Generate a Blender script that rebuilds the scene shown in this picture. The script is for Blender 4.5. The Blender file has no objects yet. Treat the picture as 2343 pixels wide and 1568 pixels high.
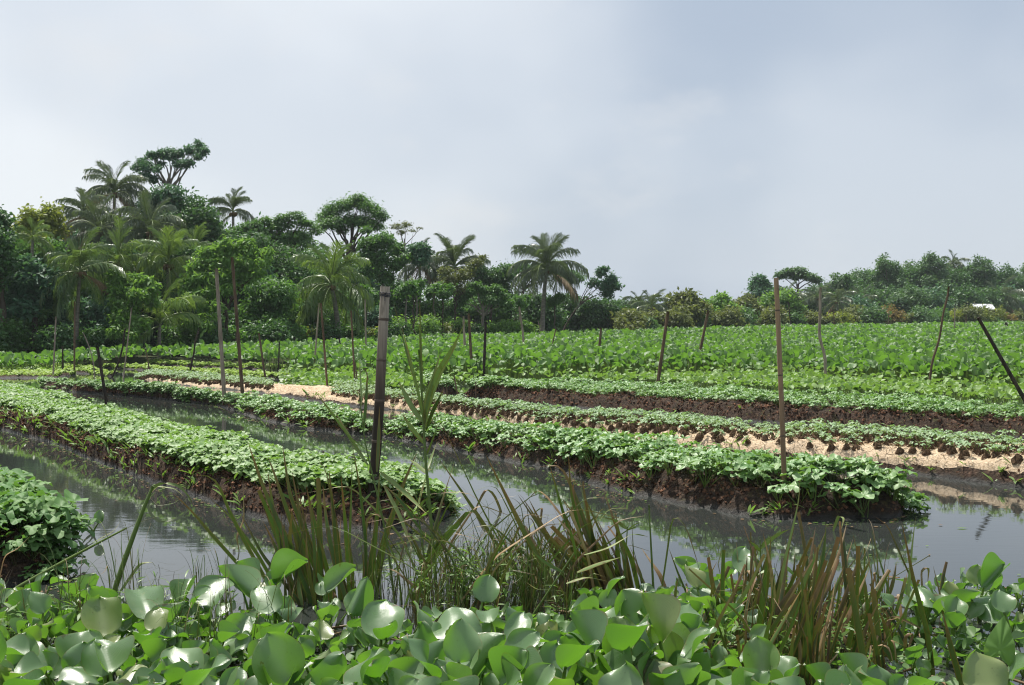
import bpy, math
import numpy as np
from mathutils import Vector

# ------------------------------------------------------------------ camera, sky, sun, exposure
sc = bpy.context.scene
COL = sc.collection
H = 1.6                      # eye height above the water
FPX, PW, PH = 2790.0, 2342.0, 1568.0
PITCH = math.atan(69 / FPX)
cam_d = bpy.data.cameras.new('camera')
cam_d.sensor_width = 23.5
cam_d.lens = FPX / PW * 23.5
cam_d.clip_start, cam_d.clip_end = 0.05, 5000
cam = bpy.data.objects.new('camera', cam_d)
COL.objects.link(cam)
cam.location = (0, 0, H)
cam.rotation_euler = (math.pi / 2 - PITCH, 0, 0)
sc.camera = cam

SUN_EL, SUN_AZ = math.radians(64), math.radians(-32)     # azimuth clockwise from +Y
sun_vec = Vector((math.sin(SUN_AZ) * math.cos(SUN_EL), math.cos(SUN_AZ) * math.cos(SUN_EL), math.sin(SUN_EL)))
sun_d = bpy.data.lights.new('sun', 'SUN')
sun_d.energy, sun_d.angle, sun_d.color = 5.0, math.radians(0.6), (1.0, 0.955, 0.88)
sun = bpy.data.objects.new('sun', sun_d)
COL.objects.link(sun)
sun.rotation_euler = (-sun_vec).to_track_quat('-Z', 'Y').to_euler()

world = bpy.data.worlds.new('World')
sc.world = world
world.use_nodes = True
nt = world.node_tree
nt.nodes.clear()
N = nt.nodes.new
wo, bg, sky = N('ShaderNodeOutputWorld'), N('ShaderNodeBackground'), N('ShaderNodeTexSky')
sky.sky_type, sky.sun_disc = 'NISHITA', False
sky.sun_elevation, sky.sun_rotation = SUN_EL, SUN_AZ
sky.air_density, sky.dust_density, sky.ozone_density = 1.0, 2.0, 1.5
tc = N('ShaderNodeTexCoord')
def noise_w(scale, loc, detail, rough, lo, hi):
    mp = N('ShaderNodeMapping'); mp.inputs['Scale'].default_value = scale; mp.inputs['Location'].default_value = loc
    nz = N('ShaderNodeTexNoise'); nz.inputs['Scale'].default_value = 1.0
    nz.inputs['Detail'].default_value = detail; nz.inputs['Roughness'].default_value = rough
    mr = N('ShaderNodeMapRange'); mr.inputs['From Min'].default_value = lo; mr.inputs['From Max'].default_value = hi
    mr.interpolation_type = 'SMOOTHSTEP'
    nt.links.new(tc.outputs['Generated'], mp.inputs['Vector']); nt.links.new(mp.outputs[0], nz.inputs['Vector'])
    nt.links.new(nz.outputs['Fac'], mr.inputs['Value'])
    return mr.outputs[0]
def mixc(fac, a, b):
    m = N('ShaderNodeMix'); m.data_type = 'RGBA'
    for sock, v in ((m.inputs['Factor'], fac), (m.inputs['A'], a), (m.inputs['B'], b)):
        if hasattr(v, 'links'): nt.links.new(v, sock)
        else: sock.default_value = v if isinstance(v, float) else (*v, 1)
    return m.outputs['Result']
# a hazy, mostly veiled sky: the clear sky, a broad grey-blue veil, bright thin cloud towards the sun, small wisps
sep = N('ShaderNodeSeparateXYZ'); nt.links.new(tc.outputs['Generated'], sep.inputs[0])
side = N('ShaderNodeMapRange'); side.interpolation_type = 'SMOOTHSTEP'
side.inputs['From Min'].default_value, side.inputs['From Max'].default_value = 0.18, -0.22
nt.links.new(sep.outputs['X'], side.inputs['Value'])
big = noise_w((3.2, 3.2, 4.2), (0.3, 0.0, 0.2), 3.0, 0.5, 0.35, 0.68)
addn = N('ShaderNodeMath'); addn.operation = 'MULTIPLY_ADD'; addn.use_clamp = True
nt.links.new(big, addn.inputs[0]); addn.inputs[1].default_value = 0.42
sm = N('ShaderNodeMath'); sm.operation = 'MULTIPLY'; nt.links.new(side.outputs[0], sm.inputs[0]); sm.inputs[1].default_value = 0.62
nt.links.new(sm.outputs[0], addn.inputs[2])
veil = mixc(addn.outputs[0], (3.40, 3.98, 4.82), (6.35, 6.65, 6.95))
wisp = noise_w((6.0, 6.0, 11.0), (1.7, 2.2, 0.4), 5.0, 0.55, 0.52, 0.75)
wm = N('ShaderNodeMath'); wm.operation = 'MULTIPLY'; nt.links.new(wisp, wm.inputs[0]); wm.inputs[1].default_value = 0.5
veil2 = mixc(wm.outputs[0], veil, (5.9, 6.0, 6.1))
nt.links.new(mixc(0.9, sky.outputs[0], veil2), bg.inputs['Color'])
bg.inputs['Strength'].default_value = 0.1
nt.links.new(bg.outputs[0], wo.inputs['Surface'])
sc.view_settings.view_transform = 'Standard'
sc.view_settings.look = 'None'
sc.view_settings.exposure = 0.45
sc.view_settings.gamma = 1.0
sc.render.engine = 'CYCLES'
sc.cycles.use_denoising = True
sc.cycles.max_bounces = 8
sc.cycles.diffuse_bounces = 3
sc.cycles.glossy_bounces = 3
sc.cycles.transmission_bounces = 4
sc.cycles.volume_bounces = 1
sc.cycles.caustics_reflective = False
sc.cycles.caustics_refractive = False
sc.cycles.sample_clamp_indirect = 6.0
sc.cycles.filter_width = 1.15
sc.cycles.use_adaptive_sampling = False
sc.cycles.light_sampling_threshold = 0.0

# ------------------------------------------------------------------ helpers
cp, sp = math.cos(PITCH), math.sin(PITCH)
def ray(x, y):
    u, v = (x - PW / 2) / FPX, (PH / 2 - y) / FPX
    return np.array([u, cp + v * sp, -sp + v * cp])
def G(x, y, z=0.0):                      # where the sight line of a photo point meets height z
    d = ray(x, y); k = (z - H) / d[2]
    return np.array([d[0] * k, d[1] * k, z])
def D(x, y, Y):                          # the point of a sight line at distance Y
    d = ray(x, y); k = Y / d[1]
    return np.array([d[0] * k, Y, H + d[2] * k])
def PX(X, Y): return X / Y * FPX + PW / 2
def lerp_tab(tab):
    a = np.array(tab, float); return lambda x: np.interp(x, a[:, 0], a[:, 1])

def smooth01(t):
    t = np.clip(t, 0, 1); return t * t * (3 - 2 * t)
def _h(ix, iy, s):
    n = (ix.astype(np.int64) * 374761393 + iy.astype(np.int64) * 668265263 + s * 974634777) & 0x7fffffff
    n = ((n ^ (n >> 13)) * 1274126177) & 0x7fffffff
    return ((n ^ (n >> 16)) & 0xffff) / 65535.0
def vnoise(x, y, s=0):
    x = np.asarray(x, float); y = np.asarray(y, float)
    ix, iy = np.floor(x).astype(np.int64), np.floor(y).astype(np.int64)
    fx, fy = x - ix, y - iy
    fx, fy = fx * fx * (3 - 2 * fx), fy * fy * (3 - 2 * fy)
    a, b = _h(ix, iy, s), _h(ix + 1, iy, s)
    c, d = _h(ix, iy + 1, s), _h(ix + 1, iy + 1, s)
    return (a + (b - a) * fx) * (1 - fy) + (c + (d - c) * fx) * fy - 0.5
def fbm(x, y, o=3, s=0):
    r = 0; k = 1.0
    for i in range(o):
        r = r + k * vnoise(np.asarray(x) * 2 ** i, np.asarray(y) * 2 ** i, s + i); k *= 0.5
    return r

class MB:                                # collects triangles, builds ONE mesh object
    def __init__(s): s.V, s.F, s.v, s.t, s.m, s.n = [], [], [], [], [], 0
    def add(s, V, F, var=0.5, t=0.5, m=0):
        V = np.asarray(V, float).reshape(-1, 3); F = np.asarray(F, np.int64).reshape(-1, 3); k = len(V)
        s.V.append(V); s.F.append(F + s.n); s.n += k
        s.v.append(np.broadcast_to(np.asarray(var, float), (k,))); s.t.append(np.broadcast_to(np.asarray(t, float), (k,)))
        s.m.append(np.broadcast_to(np.asarray(m, np.int32), (len(F),)))
    def inst(s, T, R, P, var=None, m=0):     # template T=(V,F,t) at many transforms R (n,3,3), P (n,3)
        V, F, t = T; n = len(P)
        if n == 0: return
        W = np.einsum('nij,kj->nki', R, V) + P[:, None, :]
        FF = F[None] + (np.arange(n) * len(V))[:, None, None]
        s.add(W.reshape(-1, 3), FF.reshape(-1, 3), np.repeat(np.full(n, .5) if var is None else var, len(V)), np.tile(t, n), m)
    def mesh(s, name, mats, smooth=True):
        V = np.concatenate(s.V); F = np.concatenate(s.F); me = bpy.data.meshes.new(name)
        me.vertices.add(len(V)); me.vertices.foreach_set('co', V.astype(np.float32).ravel())
        me.loops.add(F.size); me.loops.foreach_set('vertex_index', F.astype(np.int32).ravel())
        me.polygons.add(len(F))
        me.polygons.foreach_set('loop_start', (np.arange(len(F)) * 3).astype(np.int32))
        me.polygons.foreach_set('material_index', np.concatenate(s.m).astype(np.int32))
        me.polygons.foreach_set('use_smooth', np.full(len(F), smooth))
        for nm, arr in (('var', s.v), ('t', s.t)):
            at = me.attributes.new(nm, 'FLOAT', 'POINT'); at.data.foreach_set('value', np.concatenate(arr).astype(np.float32))
        for m in (mats if isinstance(mats, (list, tuple)) else [mats]): me.materials.append(m)
        me.update(calc_edges=True)
        return me
    def build(s, name, mats, parent=None, smooth=True):
        o = bpy.data.objects.new(name, s.mesh(name, mats, smooth)); COL.objects.link(o)
        if parent: o.parent = parent
        return o
def tag(o, label=None, cat=None, group=None, kind=None):
    if label: o['label'] = label
    if cat: o['category'] = cat
    if group: o['group'] = group
    if kind: o['kind'] = kind
    return o
def empty(name, loc=(0, 0, 0)):
    o = bpy.data.objects.new(name, None); COL.objects.link(o); o.location = loc; o.empty_display_size = 0.05
    return o
def link_mesh(name, me, loc=(0, 0, 0), rz=0, s=1, parent=None):
    o = bpy.data.objects.new(name, me); COL.objects.link(o); o.location = loc; o.rotation_euler = (0, 0, rz)
    o.scale = (s, s, s) if np.isscalar(s) else s
    if parent: o.parent = parent
    return o

def grid_faces(nu, nv, wrap=False):      # vertices indexed i*nv+j
    i, j = np.meshgrid(np.arange(nu - 1), np.arange(nv if wrap else nv - 1), indexing='ij')
    j2 = (j + 1) % nv
    a, b, c, d = i * nv + j, (i + 1) * nv + j, (i + 1) * nv + j2, i * nv + j2
    return np.concatenate([np.stack([a, b, c], -1).reshape(-1, 3), np.stack([a, c, d], -1).reshape(-1, 3)])
def tube(pts, rad, ns=6, cap=True):
    P = np.asarray(pts, float); n = len(P); rad = np.broadcast_to(rad, (n,))
    T = np.gradient(P, axis=0); T /= np.linalg.norm(T, axis=1)[:, None] + 1e-9
    ref = np.array([0, 0, 1.0]) if abs(T[:, 2]).mean() < .8 else np.array([1.0, 0, 0])
    A = np.cross(T, ref); A /= np.linalg.norm(A, axis=1)[:, None] + 1e-9
    B = np.cross(T, A)
    th = np.arange(ns) * 2 * np.pi / ns
    V = P[:, None] + rad[:, None, None] * (A[:, None] * np.cos(th)[:, None] + B[:, None] * np.sin(th)[:, None])
    V = V.reshape(-1, 3); F = grid_faces(n, ns, True); t = np.repeat(np.linspace(0, 1, n), ns)
    if cap:
        V = np.concatenate([V, P[:1], P[-1:]]); t = np.append(t, [0, 1]); k = n * ns
        i = np.arange(ns); j = (i + 1) % ns
        F = np.concatenate([F, np.stack([np.full(ns, k), j, i], -1), np.stack([np.full(ns, k + 1), (n - 1) * ns + i, (n - 1) * ns + j], -1)])
    return V, F, t
def bez(p0, p1, p2, n):
    t = np.linspace(0, 1, n)[:, None]
    return (1 - t) ** 2 * np.asarray(p0, float) + 2 * t * (1 - t) * np.asarray(p1, float) + t * t * np.asarray(p2, float)
def frames(nrm, spin):                   # rotation matrices whose local Z is nrm, spun about it
    nrm = nrm / (np.linalg.norm(nrm, axis=1)[:, None] + 1e-9)
    ref = np.where(np.abs(nrm[:, 2:3]) < .95, np.array([[0, 0, 1.0]]), np.array([[1.0, 0, 0]]))
    a = np.cross(ref, nrm); a /= np.linalg.norm(a, axis=1)[:, None] + 1e-9
    b = np.cross(nrm, a); c, s = np.cos(spin)[:, None], np.sin(spin)[:, None]
    return np.stack([a * c + b * s, b * c - a * s, nrm], -1)

# ------------------------------------------------------------------ materials
MATS = {}
class NB:
    def __init__(s, name):
        s.m = bpy.data.materials.new(name); s.m.use_nodes = True; s.t = s.m.node_tree; s.t.nodes.clear()
        s.out = s.n('ShaderNodeOutputMaterial'); MATS[name] = s.m
    def n(s, typ, **kw):
        o = s.t.nodes.new(typ)
        for k, v in kw.items(): setattr(o, k, v)
        return o
    def set(s, sock, v):
        if hasattr(v, 'links'): s.t.links.new(v, sock)
        elif isinstance(v, (tuple, list)) and len(v) == 3 and sock.type == 'RGBA': sock.default_value = (*v, 1)
        else: sock.default_value = v
    def attr(s, nm): return s.n('ShaderNodeAttribute', attribute_name=nm).outputs['Fac']
    def mix(s, f, a, b):
        m = s.n('ShaderNodeMix', data_type='RGBA'); s.set(m.inputs['Factor'], f); s.set(m.inputs['A'], a); s.set(m.inputs['B'], b)
        return m.outputs['Result']
    def math(s, op, a, b=0.0, clamp=False):
        m = s.n('ShaderNodeMath', operation=op, use_clamp=clamp); s.set(m.inputs[0], a); s.set(m.inputs[1], b); return m.outputs[0]
    def noise(s, scale, detail=3.0, rough=.55, vec=None, mapping=None, coord='Object'):
        c = vec if vec is not None else s.n('ShaderNodeTexCoord').outputs[coord]
        if mapping:
            mp = s.n('ShaderNodeMapping'); mp.inputs['Scale'].default_value = mapping; s.t.links.new(c, mp.inputs['Vector']); c = mp.outputs[0]
        z = s.n('ShaderNodeTexNoise'); z.inputs['Scale'].default_value = scale; z.inputs['Detail'].default_value = detail
        z.inputs['Roughness'].default_value = rough; s.t.links.new(c, z.inputs['Vector']); return z.outputs['Fac']
    def ramp(s, f, stops, mode='LINEAR'):
        r = s.n('ShaderNodeValToRGB'); s.set(r.inputs[0], f); e = r.color_ramp.elements; r.color_ramp.interpolation = mode
        while len(e) < len(stops): e.new(.5)
        for i, (p, c) in enumerate(stops): e[i].position = p; e[i].color = (*c, 1) if isinstance(c, tuple) else (c, c, c, 1)
        return r.outputs['Color']
    def mr(s, f, a, b, c=0.0, d=1.0):
        m = s.n('ShaderNodeMapRange'); s.set(m.inputs['Value'], f)
        for k, v in zip(('From Min', 'From Max', 'To Min', 'To Max'), (a, b, c, d)): m.inputs[k].default_value = v
        return m.outputs[0]
    def bump(s, h, strength, dist):
        b = s.n('ShaderNodeBump'); b.inputs['Strength'].default_value = strength; b.inputs['Distance'].default_value = dist
        s.t.links.new(h, b.inputs['Height']); return b.outputs[0]
    def bsdf(s, col, rough=.6, spec=.5, normal=None, **kw):
        p = s.n('ShaderNodeBsdfPrincipled'); s.set(p.inputs['Base Color'], col); s.set(p.inputs['Roughness'], rough)
        s.set(p.inputs['Specular IOR Level'], spec)
        for k, v in kw.items(): s.set(p.inputs[k], v)
        if normal is not None: s.t.links.new(normal, p.inputs['Normal'])
        return p.outputs[0]
    def done(s, sh): s.t.links.new(sh, s.out.inputs['Surface']); return s.m
    def leaf(s, col, tcol, tr, rough, spec, normal=None, **kw):
        p = s.bsdf(col, rough, spec, normal, **kw)
        t = s.n('ShaderNodeBsdfTranslucent'); s.set(t.inputs['Color'], tcol)
        mx = s.n('ShaderNodeMixShader'); mx.inputs[0].default_value = tr
        s.t.links.new(p, mx.inputs[1]); s.t.links.new(t.outputs[0], mx.inputs[2]); return s.done(mx.outputs[0])

def leaf_mat(name, c1, c2, tc1, tr=.35, rough=.45, spec=.5, patch=0.0, pc=None):
    b = NB(name); v = b.attr('var'); col = b.mix(v, c1, c2)
    if patch:
        nz = b.noise(patch, 2.0); col = b.mix(b.mr(nz, .4, .65, 0, .8), col, pc)
    return b.leaf(col, b.mix(v, tc1, tuple(x * .7 for x in tc1)), tr, rough, spec)
# crowns of the trees
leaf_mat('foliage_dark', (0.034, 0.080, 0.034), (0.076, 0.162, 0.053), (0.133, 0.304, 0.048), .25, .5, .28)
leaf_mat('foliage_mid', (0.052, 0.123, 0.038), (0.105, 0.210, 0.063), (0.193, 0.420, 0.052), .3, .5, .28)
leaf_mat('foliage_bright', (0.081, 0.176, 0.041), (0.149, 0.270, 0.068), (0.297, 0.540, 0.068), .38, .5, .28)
leaf_mat('foliage_yellow', (0.112, 0.163, 0.031), (0.200, 0.237, 0.044), (0.375, 0.450, 0.050), .38, .5, .28)
leaf_mat('foliage_teal', (0.045, 0.112, 0.064), (0.088, 0.184, 0.104), (0.144, 0.320, 0.096), .28, .5, .28)
leaf_mat('foliage_olive', (0.075, 0.106, 0.031), (0.138, 0.163, 0.050), (0.250, 0.300, 0.062), .35, .5, .28)
leaf_mat('foliage_rust', (0.156, 0.108, 0.042), (0.240, 0.192, 0.060), (0.360, 0.264, 0.072), .35, .5, .28)
leaf_mat('foliage_far', (0.048, 0.109, 0.048), (0.104, 0.184, 0.072), (0.160, 0.320, 0.064), .28, .5, .28)
leaf_mat('palm_green', (0.053, 0.112, 0.038), (0.112, 0.173, 0.053), (0.225, 0.360, 0.060), .3, .33, .55)
leaf_mat('palm_grey', (0.072, 0.109, 0.065), (0.123, 0.152, 0.087), (0.189, 0.275, 0.072), .25, .33, .6)
leaf_mat('palm_light', (0.074, 0.149, 0.038), (0.135, 0.203, 0.054), (0.297, 0.459, 0.068), .33, .35, .55)
leaf_mat('palm_dry', (.16, .11, .055), (.30, .22, .12), (.25, .17, .07), .2, .6, .2)
# field plants
leaf_mat('crop_leaf', (.175, .30, .095), (.31, .42, .20), (.28, .50, .07), .3, .5, .4)
leaf_mat('crop_leaf_blue', (.135, .27, .085), (.26, .385, .165), (.24, .46, .06), .28, .45, .45)
leaf_mat('crop_leaf_dark', (.085, .19, .055), (.18, .30, .105), (.20, .42, .05), .28, .55, .25)
leaf_mat('seedling_leaf', (.20, .33, .16), (.33, .44, .25), (.3, .5, .12), .3, .5, .4)
leaf_mat('lime_leaf', (.28, .40, .10), (.38, .50, .16), (.42, .6, .1), .35, .55, .3)
leaf_mat('hyacinth_field', (.075, .165, .042), (.21, .32, .13), (.20, .43, .04), .36, .5, .3)
leaf_mat('hyacinth_low', (.15, .28, .06), (.27, .39, .14), (.28, .5, .06), .32, .5, .3)
leaf_mat('weed_leaf', (.10, .20, .04), (.20, .31, .08), (.24, .44, .05), .36, .45, .4)
leaf_mat('stem_green', (.09, .16, .03), (.16, .22, .06), (.2, .3, .05), .2, .45, .4)
leaf_mat('stem_brown', (.10, .065, .03), (.2, .13, .07), (.2, .12, .05), .1, .7, .2)
def hyacinth_blade():
    b = NB('hyacinth_blade'); v = b.attr('var'); oi = b.n('ShaderNodeObjectInfo').outputs['Random']
    f = b.math('ADD', b.math('MULTIPLY', v, .6), b.math('MULTIPLY', oi, .4), True)
    col = b.mix(f, (.080, .165, .058), (.17, .27, .12))
    col = b.mix(b.mr(oi, .90, .97, 0, .75), col, (.27, .27, .07))
    vein = b.n('ShaderNodeTexWave', wave_type='BANDS', bands_direction='X'); vein.inputs['Scale'].default_value = 15; vein.inputs['Distortion'].default_value = 1.2
    vein.inputs['Detail'].default_value = 1
    uv = b.n('ShaderNodeAttribute', attribute_name='blade'); b.t.links.new(uv.outputs['Vector'], vein.inputs['Vector'])
    col = b.mix(b.math('MULTIPLY', vein.outputs['Fac'], .07), col, (.19, .31, .09)); col = b.mix(b.mr(b.noise(38, 4, .75), .60, .70, 0, .5), col, (.06, .085, .03)); col = b.mix(b.mr(b.noise(5, 3), .5, .72, 0, .45), col, (.22, .29, .10))
    spot = b.mr(b.noise(16, 4, .7), .63, .72); col = b.mix(b.math('MULTIPLY', spot, .5), col, (.30, .29, .13)); hole = b.mr(b.noise(21, 3, .6), .70, .73); col = b.mix(hole, col, (.10, .06, .025))
    t = b.attr('t'); edge = b.mr(b.math('ADD', t, b.math('MULTIPLY', b.noise(30, 3), .16)), .985, 1.08)
    col = b.mix(b.math('MULTIPLY', edge, .8), col, (.22, .16, .06))
    nrm = b.bump(b.math('ADD', b.math('MULTIPLY', vein.outputs['Fac'], .05), b.noise(7, 2)), .42, .012)
    return b.leaf(col, b.mix(f, (.13, .36, .015), (.22, .46, .03)), .32, b.mr(b.noise(9, 2), .3, .7, .25, .40), 1.0, nrm, **{'Coat Weight': .12, 'Coat Roughness': .35})
hyacinth_blade()
b = NB('hyacinth_old'); col = b.mix(b.mr(b.noise(14, 4, .7), .42, .62), (.10, .16, .06), (.26, .23, .13))
b.leaf(col, (.16, .22, .04), .25, .45, .4)
b = NB('petiole'); b.leaf(b.mix(b.attr('t'), (.10, .15, .03), (.16, .27, .05)), (.25, .42, .05), .2, .35, .5)
def blade_mat(name, c0, c1, ctip, tip0, tip1):
    b = NB(name); v = b.attr('var'); t = b.attr('t'); oi = b.n('ShaderNodeObjectInfo').outputs['Random']; n1 = b.noise(11, 3, .6, mapping=(1, 1, .25))
    col = b.mix(v, c0, c1)
    f = b.mr(b.math('ADD', b.math('ADD', t, b.math('MULTIPLY', oi, .22)), b.math('MULTIPLY', b.math('SUBTRACT', n1, .5), .75)), tip0, tip1)
    col = b.mix(f, col, ctip)
    ac = b.attr('across'); ed = b.math('ABSOLUTE', ac); edge = b.mr(b.math('ADD', ed, b.math('MULTIPLY', b.noise(7, 3, .6, mapping=(1, 1, .5)), .9)), 1.12, 1.4, 0, .85)
    col = b.mix(edge, col, (.24, .125, .03)); rib = b.math('ABSOLUTE', b.math('SINE', b.math('MULTIPLY', ac, 7.0))); col = b.mix(b.mr(rib, .0, .5, .45, 0), col, tuple(x * .4 for x in c0))
    col = b.mix(b.mr(b.noise(24, 3, .6, mapping=(1, 1, .15)), .55, .68, 0, .7), col, (.10, .055, .022))
    return b.leaf(col, b.mix(f, (.16, .30, .03), (.25, .15, .05)), .10, .5, .3)
blade_mat('blade_green', (.045, .10, .018), (.095, .16, .035), (.22, .12, .035), .85, 1.15)
blade_mat('blade_olive', (.045, .065, .016), (.085, .10, .03), (.23, .135, .055), .72, 1.15)
blade_mat('blade_dark', (.020, .035, .010), (.055, .070, .022), (.20, .11, .05), .8, 1.2)
blade_mat('blade_dry', (.15, .085, .035), (.36, .25, .13), (.46, .35, .22), .6, 1.2)
blade_mat('blade_dead', (.055, .038, .020), (.13, .085, .045), (.26, .18, .10), .7, 1.3)
blade_mat('blade_pale', (.16, .24, .07), (.22, .29, .11), (.30, .28, .10), .8, 1.1)
def soil():
    b = NB('peat_soil'); z = b.n('ShaderNodeSeparateXYZ'); b.t.links.new(b.n('ShaderNodeNewGeometry').outputs['Position'], z.inputs[0])
    a, c = b.noise(28, 5, .7), b.noise(5, 3)
    col = b.ramp(a, [(.30, (.016, .011, .009)), (.44, (.052, .036, .027)), (.57, (.112, .070, .050)), (.72, (.28, .195, .14))])
    col = b.mix(b.mr(c, .42, .62, 0, .7), col, (.052, .043, .034)); col = b.mix(b.mr(b.noise(14, 4, .7), .56, .68, 0, .6), col, (.095, .10, .035))
    wet = b.mr(b.math('ADD', z.outputs['Z'], b.math('MULTIPLY', b.noise(9, 3), .06)), .075, .045)
    col = b.mix(wet, col, b.mix(b.noise(30, 4), (.018, .016, .013), (.06, .055, .05)))
    nrm = b.bump(b.math('ADD', b.noise(42, 5, .75), b.math('MULTIPLY', b.noise(17, 3), 1.3)), 1.0, .045)
    return b.done(b.bsdf(col, b.mix(wet, (.95,) * 3, (.5,) * 3), b.math('ADD', b.math('MULTIPLY', wet, .25), .12), nrm))
soil()
b = NB('soil_ball'); b.done(b.bsdf(b.ramp(b.noise(60, 4, .7), [(.35, (.03, .02, .012)), (.6, (.12, .075, .045)), (.75, (.2, .14, .09))]), .95, .1, b.bump(b.noise(80, 4), 1, .01)))
b = NB('straw'); f = b.noise(9, 3); g = b.noise(70, 4, .7, mapping=(1, .35, 1))
col = b.mix(b.mr(g, .35, .7), (.37, .27, .17), (.76, .61, .44)); col = b.mix(b.mr(f, .55, .75, 0, .5), col, (.64, .50, .36))
b.done(b.bsdf(col, .9, .15, b.bump(g, .9, .02)))
b = NB('straw_strand'); b.done(b.bsdf(b.mix(b.attr('var'), (.42, .30, .18), (.72, .58, .42)), .8, .2))
b = NB('ground'); c = b.ramp(b.noise(1.5, 5, .6), [(.35, (.02, .03, .012)), (.6, (.05, .06, .025)), (.8, (.08, .06, .035))]); b.done(b.bsdf(c, .95, .1, b.bump(b.noise(9, 4), .6, .05)))
def water():
    b = NB('water')
    n1 = b.noise(1.0, 2, .5, mapping=(2.2, 9.0, 1)); n2 = b.noise(1.0, 3, .5, mapping=(6.0, 22.0, 1)); n3 = b.noise(.35, 2)
    h = b.math('ADD', b.math('MULTIPLY', n1, .7), b.math('MULTIPLY', n2, .35))
    h = b.math('MULTIPLY', h, b.mr(n3, .35, .65, .35, 1.0))
    murk = b.mix(b.noise(.6, 3), (.024, .028, .025), (.035, .039, .036))
    return b.done(b.bsdf(murk, b.mr(n3, .4, .62, .035, .012), .5, b.bump(h, .06, .012), IOR=1.52))
water()
def bark(name, c0, c1, rough=.85, scale=6, m=(1, 1, .12)):
    b = NB(name); f = b.noise(scale, 4, .65, mapping=m); g = b.noise(3, 2)
    col = b.mix(b.mr(f, .35, .65), c0, c1); col = b.mix(b.mr(g, .5, .7, 0, .4), col, tuple(x * .55 for x in c0))
    return b.done(b.bsdf(col, rough, .2, b.bump(f, .6, .01)))
bark('bark_brown', (.05, .038, .028), (.11, .085, .065)); bark('bark_grey', (.12, .105, .085), (.23, .20, .165)); bark('bark_palm', (.14, .125, .105), (.26, .235, .2), m=(1, 1, 4))
bark('wood_pale', (.20, .16, .12), (.36, .30, .24), scale=30); bark('wood_brown', (.075, .05, .032), (.17, .115, .075), scale=30)
bark('wood_dark', (.022, .018, .015), (.065, .05, .038), scale=30)
def bamboo(name, top, mid, low, zl, zh):
    b = NB(name); z = b.n('ShaderNodeSeparateXYZ'); b.t.links.new(b.n('ShaderNodeNewGeometry').outputs['Position'], z.inputs[0])
    g = b.noise(4, 3, .6, mapping=(6, 6, .5)); s = b.noise(55, 3, .6, mapping=(1, 1, .04))
    f = b.mr(b.math('ADD', z.outputs['Z'], b.math('MULTIPLY', b.math('SUBTRACT', g, .5), .7)), zl, zh)
    col = b.ramp(f, [(0, low), (.45, mid), (1, top)]); col = b.mix(b.mr(s, .5, .72, 0, .55), col, tuple(x * .35 for x in mid))
    col = b.mix(b.mr(b.noise(8, 4, .7, mapping=(1, 1, .35)), .58, .7, 0, .5), col, tuple(x * .3 for x in low))
    return b.done(b.bsdf(col, .65, .2, b.bump(s, .5, .004)))
bamboo('bamboo_grey', (.42, .36, .285), (.15, .115, .085), (.032, .024, .017), .75, 1.75)
bamboo('bamboo_tan', (.34, .24, .14), (.30, .20, .12), (.15, .10, .06), .2, 2.0)
b = NB('bamboo_node'); b.done(b.bsdf(b.mix(b.noise(40), (.05, .035, .025), (.16, .12, .09)), .6, .3))
b = NB('wire'); b.done(b.bsdf((.05, .05, .055), .4, .5, Metallic=.6))
b = NB('roof_metal'); f = b.noise(1.2, 4, .6); b.done(b.bsdf(b.mix(b.mr(f, .5, .7), (.62, .64, .67), (.25, .22, .2)), .4, .5))
b = NB('house_wall'); b.done(b.bsdf(b.mix(b.noise(3), (.28, .24, .2), (.4, .36, .31)), .9, .2))
b = NB('duckweed'); b.done(b.bsdf(b.mix(b.noise(30, 4), (.16, .26, .05), (.30, .40, .09)), .7, .3, b.bump(b.noise(60), .6, .01)))
# ------------------------------------------------------------------ the lie of the land
_far = lerp_tab([(-700, 825), (-400, 815), (0, 805), (600, 792), (1000, 774), (1300, 766), (1700, 753), (2342, 742.5), (2800, 739)])
_near = lerp_tab([(-700, 856), (-400, 852), (0, 846), (60, 842), (240, 834), (340, 826), (650, 838), (690, 868), (800, 874), (985, 880), (1012, 868), (1133, 860), (1307, 861), (1480, 866), (1573, 870), (1937, 888), (2342, 908), (2800, 930)])
_tall = lerp_tab([(-700, 846), (-400, 842), (0, 838), (340, 826), (555, 833), (700, 838), (1081, 848), (1500, 842), (1831, 838), (1973, 847), (2184, 860), (2342, 866), (2800, 884)])
def depth_at(y, z): return (H - z) * FPX / (y - 715.0)
def Yfar(px): return depth_at(_far(px), .5)
def Ynear(px): return depth_at(_near(px), .15)
def Ytall(px): return depth_at(_tall(px), .25)

rng = np.random.default_rng(5)
# ground: one sheet, lake bed under the water, rising to dry land at the tree line, out to the horizon
us = np.linspace(-.75, .75, 70); tt = np.array([-6, 2, 10, 25, -2, -1, 0, 1, 2.5, 6, 14, 30, 60, 110, 180, 280.0])
V = []
for u in us:
    yf = float(Yfar(u * FPX + PW / 2))
    for k, t in enumerate(tt):
        y = t if k < 4 else yf + t
        z = -.6 if k < 5 else (-.25 if k == 5 else .02 if k == 6 else .16 + .05 * math.sin(u * 40 + t))
        xx = u * max(y, 8.0) if k >= 1 else u * 30
        V.append((xx, y, z))
m = MB(); m.add(V, grid_faces(len(us), len(tt))[:, ::-1]); tag(m.build('ground', MATS['ground']), kind='structure')
m = MB(); m.add([(-60, -6, 0), (60, -6, 0), (190, 150, 0), (-190, 150, 0)], [(0, 1, 2), (0, 2, 3)]); tag(m.build('water', MATS['water'], smooth=False), kind='structure')

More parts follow.
